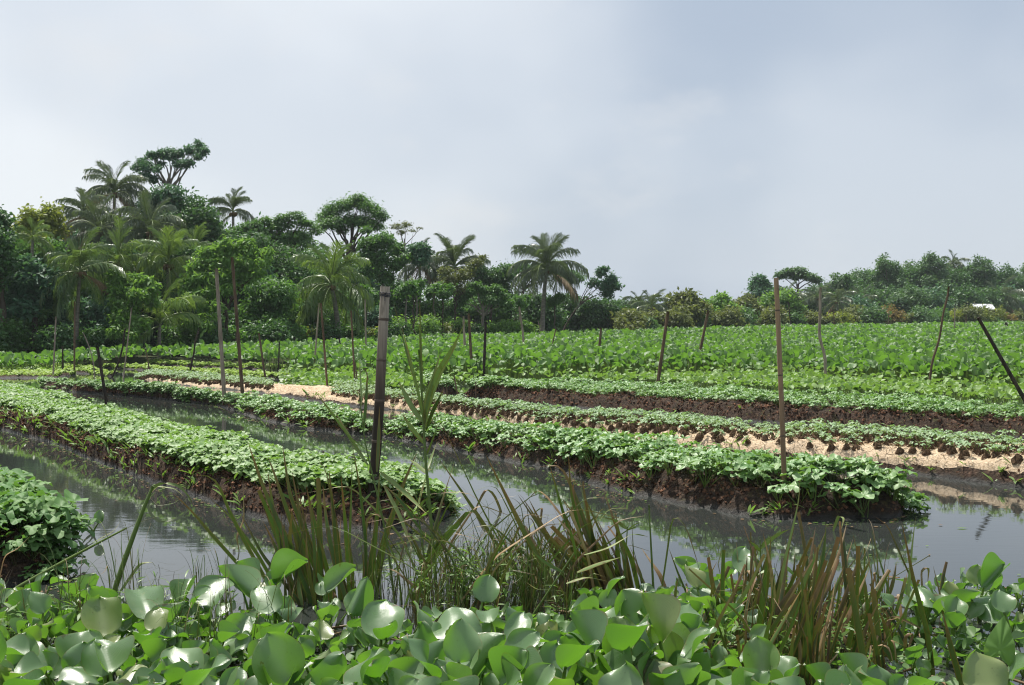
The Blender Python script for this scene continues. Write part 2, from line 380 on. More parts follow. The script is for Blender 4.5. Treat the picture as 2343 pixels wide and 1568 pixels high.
# ------------------------------------------------------------------ raised beds
def poly3(pts, z0=0.0):
    return np.array([G(p[0], p[1], p[2] if len(p) > 2 else z0) for p in pts])
def resample(P, n):
    d = np.r_[0, np.cumsum(np.linalg.norm(np.diff(P[:, :2], axis=0), axis=1))]
    s = np.linspace(0, d[-1], n); return np.stack([np.interp(s, d, P[:, 0]), np.interp(s, d, P[:, 1])], -1)
class Bed:
    rough = 1.0
    def __init__(s, near, far, zfar, h, step=.05, ease=.26, ends=(0, 1)):
        a, b = poly3(near), poly3(far, zfar)
        L = np.linalg.norm(np.diff(a[:, :2], axis=0), axis=1).sum(); n = int(max(40, min(520, L / step)))
        s.a, s.b, s.n, s.h, s.ease, s.L, s.ends = resample(a, n), resample(b, n), n, h, ease, L, ends
    def at(s, u, t):
        k = np.clip(u, 0, 1) * (s.n - 1); i = np.minimum(k.astype(int), s.n - 2); f = (k - i)[:, None]
        A = s.a[i] * (1 - f) + s.a[i + 1] * f; B = s.b[i] * (1 - f) + s.b[i + 1] * f
        return A + (B - A) * t[:, None], np.linalg.norm(B - A, axis=1)
    def edge(s, P, t, w):
        e = np.minimum(t, 1 - t) * w
        for k, i in ((0, 0), (1, -1)):
            if s.ends[k]:
                tip = (s.a[i] + s.b[i]) / 2; ax = (s.a[10] + s.b[10]) / 2 - tip if k == 0 else (s.a[-11] + s.b[-11]) / 2 - tip; ax = ax / np.linalg.norm(ax); e = np.minimum(e, np.maximum((P - tip) @ ax, 0) + .0)
        return e
    def height(s, P, t, w, rough=1.0):
        e = s.edge(P, t, w) + .05 * fbm(P[:, 0] * 3, P[:, 1] * 3, 2, 3)
        h = s.h if np.isscalar(s.h) else np.interp(P[:, 1], s.h[0], s.h[1])
        z = -.09 + (h + .09) * smooth01((e + .07) / (s.ease + .07))
        return z + rough * s.rough * (.10 * fbm(P[:, 0] * 5, P[:, 1] * 5, 4, 9) + .045 * vnoise(P[:, 0] * 22, P[:, 1] * 30, 4)) * smooth01(e / .08 + .3)
    def mesh(s, nt=26, t0=0.0, t1=1.0, dz=0.0, rough=1.0):
        tv = np.linspace(t0, t1, nt); uu = np.repeat(np.linspace(0, 1, s.n), nt); t = np.tile(tv, s.n)
        P, w = s.at(uu, t); z = s.height(P, t, w, rough) + dz
        P = P + .04 * np.stack([fbm(P[:, 0] * 6, P[:, 1] * 6, 3, 21), fbm(P[:, 0] * 6, P[:, 1] * 6, 3, 31)], -1)
        return np.c_[P, z], grid_faces(s.n, nt)[:, ::-1]
def make_bed(name, bed, label, mat='peat_soil', nt=26):
    m = MB(); V, F = bed.mesh(nt); m.add(V, F); o = m.build(name, MATS[mat]); return tag(o, label, 'garden bed', 'raised floating garden beds')

bed1 = Bed([(-500, 905), (-200, 945), (0, 985), (120, 1015), (200, 1050), (290, 1085), (420, 1130), (560, 1182), (700, 1210), (880, 1220), (990, 1202), (1050, 1165)],
           [(-500, 822, .3), (-200, 848, .3), (0, 876, .3), (110, 900, .3), (300, 951, .3), (500, 992, .3), (700, 1043, .3), (900, 1058, .3), (1000, 1095, .2), (1055, 1158, 0)], .3, .215, ease=.48)
bed2 = Bed([(92, 880), (156, 896), (347, 910), (486, 927), (590, 965), (694, 983), (786, 995), (873, 1002), (960, 1022), (1064, 1043), (1168, 1061), (1273, 1082), (1342, 1109), (1446, 1140), (1550, 1160), (1618, 1173), (1724, 1190), (1831, 1197), (1973, 1197), (2043, 1191), (2093, 1170)],
           [(90, 870, .2), (104, 861, .3), (243, 865, .3), (417, 878, .32), (555, 890, .32), (729, 904, .34), (890, 926, .36), (1064, 937, .36), (1202, 950, .36), (1307, 970, .36), (1411, 987, .36), (1547, 997, .36), (1689, 1021, .36), (1795, 1036, .36), (1902, 1050, .34), (2008, 1074, .28), (2085, 1125, .1), (2096, 1165, 0)], .36, ([9, 13, 18, 26], [.235, .21, .17, .11]), ease=.50)
bed3 = Bed([(306, 866), (417, 884), (555, 897), (640, 908), (729, 925), (890, 940), (1064, 960), (1202, 985), (1307, 1000), (1547, 1035), (1795, 1065), (2000, 1081), (2079, 1087), (2185, 1101), (2342, 1122), (2650, 1155)],
           [(314, 858, .06), (347, 852, .08), (520, 864, .09), (660, 873, .12), (821, 876, .16), (960, 892), (1099, 913), (1238, 931), (1446, 946), (1550, 952), (1760, 970), (1937, 981), (2342, 1006), (2650, 1024)], .24, ([12, 16, 21, 27], [.2, .17, .10, .05]), ease=.45, ends=(1, 0))
bed3.rough = .45
bed4 = Bed([(985, 889), (1029, 908), (1238, 929), (1446, 944), (1550, 951), (1760, 969), (1937, 980), (2342, 1005), (2750, 1030)],
           [(980, 884, .1), (1012, 876, .3), (1133, 866, .34), (1307, 868, .34), (1480, 873, .34), (1573, 878, .34), (1937, 898, .34), (2342, 919, .34), (2750, 942, .34)], .34, .215, ends=(1, 0))
bed6 = Bed([(-420, 1345), (-200, 1362), (0, 1362), (90, 1352), (160, 1330), (195, 1310)],
           [(-420, 1020, .3), (-200, 1050, .3), (0, 1105, .3), (60, 1150, .3), (120, 1215, .25), (200, 1300, 0)], .3, .24, step=.03)
make_bed('raised_bed', bed1, 'raised peat bed of pale seedlings carrying the thick grey bamboo post')
make_bed('raised_bed', bed2, 'longest raised peat bed, fully planted, with the tan bamboo pole near its rounded end')
o3 = make_bed('raised_bed', bed3, 'raised bed mulched with pale straw and set with seedlings in soil balls')
make_bed('raised_bed', bed4, 'raised bed with a red-brown bank between straw bed and hyacinth field')
make_bed('raised_bed', bed6, 'short dark peat bed end with big squash leaves beside the foreground hyacinths', nt=34)
m = MB(); V, F = bed3.mesh(40, .10, .94, .022, 1.0); V[:, 2] += .018 * fbm(V[:, 0] * 14, V[:, 1] * 14, 3, 51) - .05 * np.tile((np.abs(np.linspace(-1, 1, 40)) > .96).astype(float), len(V) // 40); m.add(V, F); st = m.build('straw_mulch', MATS['straw'], o3)
k = 9000; uu, t = rng.uniform(.28, 1, k), rng.uniform(.09, .6, k); P, w = bed3.at(uu, t); z = bed3.height(P, t, w) + .032
m = MB(); q = np.array([[-.5, -.5, 0], [.5, -.5, 0], [.5, .5, 0], [-.5, .5, 0]]) * [1, .05, 1]
R = frames(np.c_[rng.normal(0, .35, (k, 2)), np.ones(k)], rng.uniform(0, 6.28, k)) * (rng.uniform(.05, .13, k)[:, None, None])
m.inst((q, np.array([[0, 1, 2], [0, 2, 3]]), np.zeros(4)), R, np.c_[P, z], rng.uniform(0, 1, k)); so = m.build('straw_strands', MATS['straw_strand'], o3); so['kind'] = 'stuff'
limes = []
for lab, near, far in [
    ('low lime green seedling bed with brown edge nearest the picture side', [(-300, 870), (0, 866), (130, 866), (172, 858)], [(-300, 850), (0, 847), (120, 848), (172, 857, 0)]),
    ('low lime green seedling bed between two dark stakes, brown tip showing', [(60, 846), (110, 849), (146, 852), (208, 857), (257, 862)], [(62, 843), (87, 834), (170, 838), (220, 846), (258, 857, .03)]),
    ('longest low lime green seedling bed, lying behind the straw bed end', [(235, 841), (347, 849), (486, 861), (608, 867), (668, 869)], [(243, 836), (347, 839), (521, 851), (642, 856), (669, 864, .05)]),
    ('narrow lime green seedling bed tucked against the hyacinth field', [(335, 835), (434, 841), (556, 845), (653, 847)], [(337, 828), (434, 832), (590, 835), (655, 841, .05)])]:
    bd = Bed(near, far, .05, .035, step=.08, ease=.08, ends=(0, 0)); limes.append(bd); make_bed('seedling_bed', bd, lab, nt=18)

# ------------------------------------------------------------------ crop leaves
def lobed(seed, lobes=5, depth=.24, cup=-.22):
    r = np.random.default_rng(seed); n = 20; th = np.linspace(-2.65, 2.65, n)
    rr = .5 * (1 - depth + depth * np.cos(th / 2.65 * math.pi * (lobes - 1) / 2 * 1.0 * 2 / 2 * 2 if False else th * (lobes / 2.65 / 2 * math.pi / 2.2)) ** 2)
    rr = .5 * (1 - depth * np.abs(np.sin(th * 1.36)) ** 1.5) * (1 + r.normal(0, .05, n)); ph = r.uniform(0, 6.28)
    ring = lambda s: np.c_[rr * s * np.cos(th), rr * s * np.sin(th), cup * (rr * s) ** 2 * 2 + .05 * s * np.sin(th * 5 + ph) + .03 * r.normal(0, 1, n) * s]
    V = np.concatenate([[[-.02, 0, -.02]], ring(.55), ring(1.0)]); i = np.arange(n - 1)
    F = np.concatenate([np.stack([0 * i, 1 + i, 2 + i], -1), np.stack([1 + i, 1 + n + i, 2 + n + i], -1), np.stack([1 + i, 2 + n + i, 2 + i], -1)])
    return V, F, np.r_[0, np.full(n, .5), np.ones(n)]
LOBED = [lobed(i, depth=.42 + .06 * (i % 3), cup=[-.25, .2, -.1, .3][i % 4]) for i in range(6)]
def strip(p, q, w):                      # thin flat stalk from p to q
    p, q = np.asarray(p, float), np.asarray(q, float); d = q - p; a = np.cross(d, [0.3, 1, .2]); a = a / (np.linalg.norm(a) + 1e-9) * w
    return np.array([p - a, p + a, q + a * .7, q - a * .7]), np.array([[0, 1, 2], [0, 2, 3]])
def squash_plant(seed, n, size, ht, spread=.1):
    r = np.random.default_rng(seed); m = MB()
    for k in range(n):
        a = k * 2.4 + r.uniform(-.4, .4); rad = spread * r.uniform(.25, 1); z = ht * r.uniform(.5, 1.05)
        p = np.array([rad * math.cos(a), rad * math.sin(a), z]); tilt = r.uniform(.03, .6)
        nrm = np.array([[math.cos(a) * math.sin(tilt), math.sin(a) * math.sin(tilt), math.cos(tilt)]]) + r.normal(0, .12, (1, 3))
        T = LOBED[r.integers(6)]; R = frames(nrm, np.array([r.uniform(0, 6.28)])) * size * r.uniform(.7, 1.15)
        m.inst(T, R, p[None], np.array([r.uniform(0, 1)]), 0)
        V, F = strip([r.normal(0, .01), r.normal(0, .01), -.02], p, .0035); m.add(V, F, r.uniform(), .5, 1)
    return m
def proto_meshes(nm, mats, fn, n): return [fn(i).mesh(nm, mats) for i in range(n)]
def mesh_arrays(me):
    V = np.zeros(len(me.vertices) * 3, np.float32); me.vertices.foreach_get('co', V)
    F = np.zeros(len(me.polygons) * 3, np.int32); me.loops.foreach_get('vertex_index', F)
    mi = np.zeros(len(me.polygons), np.int32); me.polygons.foreach_get('material_index', mi)
    at = []
    for nm in ('var', 't'):
        x = np.zeros(len(me.vertices), np.float32); me.attributes[nm].data.foreach_get('value', x); at.append(x)
    return V.reshape(-1, 3), F.reshape(-1, 3), at[0], at[1], mi
def in_view(P, pad=70):
    px = PX(P[:, 0], P[:, 1]); return (P[:, 1] > 1) & (px > -pad) & (px < PW + pad)
def sow(bed, du, dt, r, u0=0, u1=1, t0=.15, t1=.88, jit=.35):
    n = int(bed.L * (u1 - u0) / du); us = u0 + (np.arange(n) + .5) / n * (u1 - u0); out = []
    wmean = np.median(np.linalg.norm(bed.b - bed.a, axis=1)); k = max(3, int(wmean * (t1 - t0) / dt))
    for j in range(k):
        uu = us + (j % 2) * .5 / n * (u1 - u0) + r.uniform(-jit, jit, n) * du / bed.L
        t = t0 + (j + .5 + r.uniform(-jit, jit, n)) / k * (t1 - t0); out.append(np.c_[uu, t])
    q = np.concatenate(out); P, w = bed.at(q[:, 0], q[:, 1]); e = np.minimum(q[:, 1], 1 - q[:, 1]) * w
    keep = (e > .15) & in_view(P, 200); P, t, w = P[keep], q[keep, 1], w[keep]
    return np.c_[P, bed.height(P, t, w)]
def plant_out(P, metas, single, mass, label, cat, group, limit, r, smin=.8, smax=1.2, mats=None, grow=None, massmat=None):
    vis = in_view(P, 20); order = np.argsort(np.where(vis, P[:, 1], 1e9)); n1 = min(limit, int(vis.sum()))
    sc_ = r.uniform(smin, smax, len(P)); rz = r.uniform(0, 6.28, len(P)); kind = r.integers(0, len(metas), len(P))
    if grow is not None: sc_ = sc_ * grow(P)
    sc_ = sc_ * (1 + .55 * vnoise(P[:, 0] * 1.7, P[:, 1] * 1.7, 61)); P = P[(r.uniform(0, 1, len(P)) > .05) | (grow is None)] if False else P
    for i in order[:n1]:
        tag(link_mesh(single, metas[kind[i]], P[i], rz[i], sc_[i]), label, cat, group)
    m = MB(); rest = order[n1:]; arrs = [mesh_arrays(x) for x in metas]
    for k, (V, F, va, ta, mi) in enumerate(arrs):
        ii = rest[kind[rest] == k]
        if not len(ii): continue
        c, s = np.cos(rz[ii]), np.sin(rz[ii]); R = np.zeros((len(ii), 3, 3)); R[:, 0, 0] = c; R[:, 0, 1] = -s; R[:, 1, 0] = s; R[:, 1, 1] = c; R[:, 2, 2] = 1
        W = np.einsum('nij,kj->nki', R * sc_[ii][:, None, None], V) + P[ii][:, None]
        m.add(W.reshape(-1, 3), (F[None] + (np.arange(len(ii)) * len(V))[:, None, None]).reshape(-1, 3), np.tile(va, len(ii)), np.tile(ta, len(ii)), np.tile(mi, len(ii)))
    if m.n: tag(m.build(mass, mats), label.replace('plant ', 'plants ') if False else None, None, None, 'stuff')
CM, CB = [MATS['crop_leaf'], MATS['stem_green']], [MATS['crop_leaf_blue'], MATS['stem_green']]
pro1 = proto_meshes('squash_plant', CM, lambda i: squash_plant(100 + i, 9 + i % 3, .100, .115, .105), 8)
pro2 = proto_meshes('squash_plant', CB, lambda i: squash_plant(200 + i, 10 + i % 3, .124, .16, .125), 8)
CD = [MATS['crop_leaf_dark'], MATS['stem_green']]
pro6 = proto_meshes('squash_plant', CD, lambda i: squash_plant(300 + i, 13, .135, .17, .15), 5)
r = np.random.default_rng(11)
P1 = sow(bed1, .14, .14, r, t0=.18, t1=.93)
plant_out(P1, pro1, 'squash_plant', 'squash_seedlings', 'young squash plant with pale lobed leaves on the bed carrying the thick bamboo post', 'plant', 'squash plants on the bamboo post bed', 110, r, mats=CM)
P2 = sow(bed2, .155, .155, r, t0=.18, t1=.92)
plant_out(P2, pro2, 'squash_plant', 'squash_seedlings', 'leafy blue-green squash plant on the rounded end of the longest bed', 'plant', 'squash plants on the longest bed', 120, r, mats=CB, grow=lambda P: np.interp(P[:, 1], [9, 12, 14, 20, 28], [1.1, .92, .8, .68, .56]))
P4 = sow(bed4, .16, .16, r, t0=.13, t1=.92)
plant_out(P4, pro2, 'squash_plant', 'squash_seedlings', 'squash plant on the bed with the red-brown bank', 'plant', 'squash plants above the red-brown bank', 0, r, mats=CB, smin=.62, smax=.9)
P6 = sow(bed6, .17, .16, r, t0=.1, t1=.9)
plant_out(P6, pro6, 'squash_plant', 'squash_seedlings', 'big-leaved squash plant on the short bed beside the foreground hyacinths', 'plant', 'squash plants on the short dark bed', 70, r, mats=CD)
# straw bed: seedlings, each in its own soil ball
def seedling(i):
    r = np.random.default_rng(400 + i); m = MB(); n, k = 9, 5
    th = np.arange(n) * 2 * np.pi / n; V = []
    for j in range(k):
        f = j / (k - 1); rad = .052 * math.cos(f * 1.45) ** .6 * (1 + r.normal(0, .1, n)); V.append(np.c_[rad * np.cos(th), rad * np.sin(th), np.full(n, -.01 + .078 * f) + r.normal(0, .003, n)])
    m.add(np.concatenate(V), grid_faces(k, n, True), .5, .5, 2)
    nl = 4 + i % 3
    for q in range(nl):
        a = q * 2.2 + r.uniform(-.5, .5); rad = r.uniform(.02, .065); p = np.array([rad * math.cos(a), rad * math.sin(a), r.uniform(.085, .13)])
        nrm = np.array([[math.cos(a) * .4, math.sin(a) * .4, 1]]) + r.normal(0, .2, (1, 3))
        m.inst(LOBED[r.integers(6)], frames(nrm, np.array([r.uniform(0, 6.28)])) * r.uniform(.045, .075), p[None], np.array([r.uniform()]), 0)
        V, F = strip([0, 0, .04], p, .003); m.add(V, F, .5, .5, 1)
    return m
SM = [MATS['seedling_leaf'], MATS['stem_green'], MATS['soil_ball']]
pro3 = proto_meshes('seedling', SM, seedling, 7)
P3 = np.concatenate([sow(bed3, .185, .15, r, t0=.14, t1=.50, jit=.32), sow(bed3, .165, .16, r, t0=.50, t1=.93, jit=.25)]); P3[:, 2] += .012
kp = ~((P3[:, 1] > 17) & (PX(P3[:, 0], P3[:, 1]) > 620) & (PX(P3[:, 0], P3[:, 1]) < 760)); P3 = P3[kp]
plant_out(P3, pro3, 'seedling', 'seedlings', 'pale seedling in a brown soil ball on the straw mulch', 'seedling', 'seedlings in soil balls on the straw bed', 280, r, mats=SM, smin=.85, smax=1.25)
# lime seedling beds
disc = (np.array([[0, 0, 0], [.5, 0, .08], [.15, .42, .0], [-.4, .25, .08], [-.4, -.25, 0], [.15, -.42, .08]]), np.array([[0, 1, 2], [0, 2, 3], [0, 3, 4], [0, 4, 5], [0, 5, 1]]), np.zeros(6))
for bd in limes:
    k = int(bd.L * 1200); uu, t = r.uniform(0, 1, k), r.uniform(.12, .97, k); P, w = bd.at(uu, t); z = bd.height(P, t, w) + r.uniform(.01, .06, k)
    m = MB(); m.inst(disc, frames(np.c_[r.normal(0, .35, (k, 2)), np.ones(k)], r.uniform(0, 6.28, k)) * r.uniform(.05, .09, k)[:, None, None], np.c_[P, z], r.uniform(0, 1, k))
    tag(m.build('lime_seedlings', MATS['lime_leaf']), kind='stuff')
# weeds and grass on the banks
def lance(w=.2, bend=-.25, n=4):
    x = np.linspace(0, 1, n + 1); ww = w * np.sin(np.pi * (x * .88 + .06)) * .5; z = bend * x ** 2
    V = np.concatenate([np.c_[x, -ww, z], np.c_[x, ww, z]]); i = np.arange(n)
    return V, np.concatenate([np.stack([i, i + 1, n + 2 + i], -1), np.stack([i, n + 2 + i, n + 1 + i], -1)]), np.r_[x, x]
LANCE = lance()
def dirframes(d, roll):                  # local X along d
    d = d / np.linalg.norm(d, axis=1)[:, None]; up = np.array([[0, 0, 1.0]]); b = np.cross(np.broadcast_to(up, d.shape), d); b /= np.linalg.norm(b, axis=1)[:, None] + 1e-6
    c = np.cross(d, b); co, si = np.cos(roll)[:, None], np.sin(roll)[:, None]
    return np.stack([d, b * co + c * si, c * co - b * si], -1)
m = MB()
for bd, dens in ((bed1, 190), (bed2, 170), (bed3, 60), (bed4, 40), (bed6, 90)):
    k = int(bd.L * dens / 6); uu = r.uniform(0, 1, k)
    clump = vnoise(uu * bd.L * .8, uu * 0, 77) > -.2; uu = uu[clump]; t = r.uniform(.0, .2, len(uu)) ** 1.15
    P, w = bd.at(uu, t); z = bd.height(P, t, w); ok = in_view(P, 50) & (z > .015); P, z = P[ok], z[ok]
    for p in np.c_[P, z]:
        nl = r.integers(3, 9); a = r.uniform(0, 6.28, nl); s = r.uniform(.05, .15) * (.7 if bd is bed4 else 1)
        d = np.c_[np.cos(a), np.sin(a), r.uniform(.3, 1.6, nl)]
        m.inst(LANCE, dirframes(d, r.normal(0, .4, nl)) * (s * r.uniform(.6, 1.2, nl))[:, None, None], np.repeat((p + [0, 0, -.005])[None], nl, 0) + r.normal(0, .012, (nl, 3)), r.uniform(0, 1, nl))
tag(m.build('bank_weeds', MATS['weed_leaf']), kind='stuff')
# crumbs of peat along the banks
m = MB(); ico = np.array([[0, 0, 1], [.9, 0, .3], [-.4, .8, .2], [-.5, -.75, .3], [.3, .3, -.8]]); icf = np.array([[0, 1, 2], [0, 2, 3], [0, 3, 1], [1, 4, 2], [2, 4, 3], [3, 4, 1]])
for bd, dens in ((bed1, 1100), (bed2, 1000), (bed3, 150), (bed4, 700), (bed6, 900)):
    k = int(bd.L * dens / 2); uu, t = r.uniform(0, 1, k), r.uniform(.015, .3, k) ** 1.1; P, w = bd.at(uu, t); z = bd.height(P, t, w); ok = in_view(P, 50) & (z > .05); P, z = P[ok], z[ok]; k = len(P)
    m.inst((ico, icf, np.zeros(5)), frames(r.normal(0, 1, (k, 3)), r.uniform(0, 6, k)) * (r.uniform(.004, .022, k) * np.interp(P[:, 1], [8, 20], [1, 1.6]))[:, None, None], np.c_[P, z], r.uniform(0, 1, k))
b = NB('peat_crumb'); b.done(b.bsdf(b.mix(b.attr('var'), (.02, .013, .010), (.22, .115, .07)), .95, .1))
tag(m.build('peat_crumbs', MATS['peat_crumb'], smooth=False), kind='stuff')

# ------------------------------------------------------------------ hyacinth field
def spoon(nu=5, nv=5, cup=.5, tip=.15):
    V = []; tt_ = []
    for i in range(nv):
        v = i / (nv - 1); w = .50 * (np.sin(np.pi * min(1, .06 + v * .94)) ** .62 if v < 1 else .0) * (1 - .12 * v)
        for j in range(nu):
            x = (j / (nu - 1) * 2 - 1); V.append((v - .1, x * w, cup * (x * w) ** 2 * 1.6 + tip * v * v - .06)); tt_.append(v)
    return np.array(V), grid_faces(nv, nu), np.array(tt_)
SPN, SPM, SPF = [spoon(5, 6, c, t) for c, t in ((.8, .2), (-.3, -.25), (.4, -.1), (1.1, .05))], [spoon(3, 4, c, t) for c, t in ((.8, .15), (-.5, -.2))], [spoon(3, 3, .6, .1)]
r = np.random.default_rng(23)
def field(n):
    px = r.uniform(-130, PW + 130, n); yn, yf = Ynear(px), Yfar(px) + .6
    # area-weighted depth, thinning with distance
    g = np.linspace(0, 1, 200)[None]; Yg = yn[:, None] + (yf - yn)[:, None] * g; wgt = Yg * np.minimum(1, (27 / Yg) ** 1.25); cdf = np.cumsum(wgt, 1); tot = cdf[:, -1] * (yf - yn) / 200; cdf /= cdf[:, -1:]
    q = r.uniform(0, 1, n); idx = (cdf < q[:, None]).sum(1); Y = yn + (yf - yn) * (idx + r.uniform(0, 1, n)) / 200
    keep = r.uniform(0, 1, n) < tot / tot.max(); return px[keep], Y[keep]
px, Y = field(112000); X = (px - PW / 2) / FPX * Y
tall = smooth01((Y - Ytall(px)) / 2.2 + .5 + .5 * vnoise(X * .5, Y * .35, 8)); tall = tall * (1 - .35 * smooth01((330 - px) / 250))
hgt = .14 + (.42 + .16 * fbm(X * .25, Y * .2, 2, 3)) * tall; n = len(px)
z = hgt * r.uniform(.45, 1.05, n) ** .7; big = np.maximum(1, Y / 42) ** .85
size = np.where(tall > .5, r.uniform(.12, .22, n), r.uniform(.08, .15, n)) * big
low = (tall < .45)
az = r.uniform(0, 6.28, n); tl = np.clip(r.normal(.85, .4, n), .05, 1.5) * np.where(low, .7, 1)
nrm = np.c_[np.cos(az) * np.sin(tl), np.sin(az) * np.sin(tl), np.cos(tl)]
R = frames(nrm, az * 0 + r.normal(0, .6, n) + np.pi) * size[:, None, None]
# blades stand: local X should point up the slope of the tilted blade
dirx = np.c_[-np.cos(az) * np.cos(tl), -np.sin(az) * np.cos(tl), np.sin(tl)]; sidey = np.cross(nrm, dirx)
sp_ = r.normal(0, .45, n)[:, None]; dx = dirx * np.cos(sp_) + sidey * np.sin(sp_); dy = np.cross(nrm, dx)
R = np.stack([dx, dy, nrm], -1) * size[:, None, None]; Pn = np.c_[X, Y, z]; var = r.uniform(0, 1, n)
m = MB()
near, mid = Y < 34, (Y >= 34) & (Y < 62); far_ = Y >= 62
for sel, ts in ((near, SPN), (mid, SPM), (far_, SPF)):
    kd = r.integers(0, len(ts), n)
    for k, T in enumerate(ts):
        i = sel & (kd == k); 
        if i.any(): m.inst(T, R[i], Pn[i], var[i], np.where(low[i], 1, 0).repeat(len(T[1])))
i = np.where(near & (r.uniform(0, 1, n) < .7))[0]
bx = Pn[i] * [1, 1, 0] + np.c_[r.normal(0, .05, (len(i), 2)), np.full(len(i), .0)]; w = .011
d = np.c_[np.full(len(i), w), np.zeros(len(i)), np.zeros(len(i))]
Vs = np.stack([bx - d, bx + d, Pn[i] + d * .6, Pn[i] - d * .6], 1).reshape(-1, 3); o_ = (np.arange(len(i)) * 4)[:, None]
m.add(Vs, np.concatenate([o_ + [0, 1, 2], o_ + [0, 2, 3]]), .5, .5, 2)
tag(m.build('hyacinth_field', [MATS['hyacinth_field'], MATS['hyacinth_low'], MATS['stem_green']]), kind='stuff')
# low weeds between the lime beds and the field, and a mat of duckweed
m = MB(); n = 9000; px = np.r_[r.uniform(640, 1010, 6000), r.uniform(-100, 150, 3000)]
y = np.r_[r.uniform(846, 884, 6000), r.uniform(826, 850, 3000)]; P = np.array([G(a, b_, .06) for a, b_ in zip(px, y)])
ok = vnoise(P[:, 0] * .6, P[:, 1] * .3, 5) > -.25; P = P[ok]; n = len(P); P[:, 2] = r.uniform(.01, .12, n)
m.inst(disc, frames(np.c_[r.normal(0, .5, (n, 2)), np.ones(n)], r.uniform(0, 6.28, n)) * r.uniform(.05, .13, n)[:, None, None], P, r.uniform(0, 1, n)); tag(m.build('marsh_weeds', MATS['weed_leaf']), kind='stuff')
m = MB(); P = np.array([G(*p) for p in ((825, 862), (860, 858), (955, 860), (985, 866), (940, 871), (850, 869))]); P[:, 2] = .012; P = np.concatenate([P.mean(0)[None], P]); P[0, 2] = .03
m.add(P, [(0, i, i % 6 + 1) for i in range(1, 7)]); tag(m.build('duckweed', MATS['duckweed']), kind='stuff')

m = MB(); P = []
for bd, k in ((bed1, 1300), (bed2, 1500), (bed6, 300), (bed3, 200)):
    uu = r.uniform(0, 1, k); P_, w = bd.at(uu, np.where(r.uniform(0, 1, k) < .8, -r.exponential(.06, k), 1 + r.exponential(.08, k)) / 1.0); P.append(P_)
n = 500; px, y = r.uniform(60, 620, n), r.uniform(885, 960, n); P.append(np.array([G(a, c_)[:2] for a, c_ in zip(px, y)])); n = 110; px, y = r.uniform(-20, 2340, n), r.uniform(1000, 1400, n); P.append(np.array([G(a, c_)[:2] for a, c_ in zip(px, y)]))
P = np.concatenate(P); keep = (vnoise(P[:, 0] * 1.1, P[:, 1] * 1.1, 41) > -.05) | (r.uniform(0, 1, len(P)) < .12); P = P[keep]; n = len(P)
m.inst((disc[0] * [1, 1, .15], disc[1], disc[2]), frames(np.c_[r.normal(0, .06, (n, 2)), np.ones(n)], r.uniform(0, 6.28, n)) * (r.uniform(.008, .04, n) ** 1.0)[:, None, None], np.c_[P, np.full(n, .006)], r.uniform(0, 1, n), (r.uniform(0, 1, n) < .45).astype(int).repeat(len(disc[1])))
tag(m.build('floating_debris', [MATS['weed_leaf'], MATS['stem_brown']]), kind='stuff')
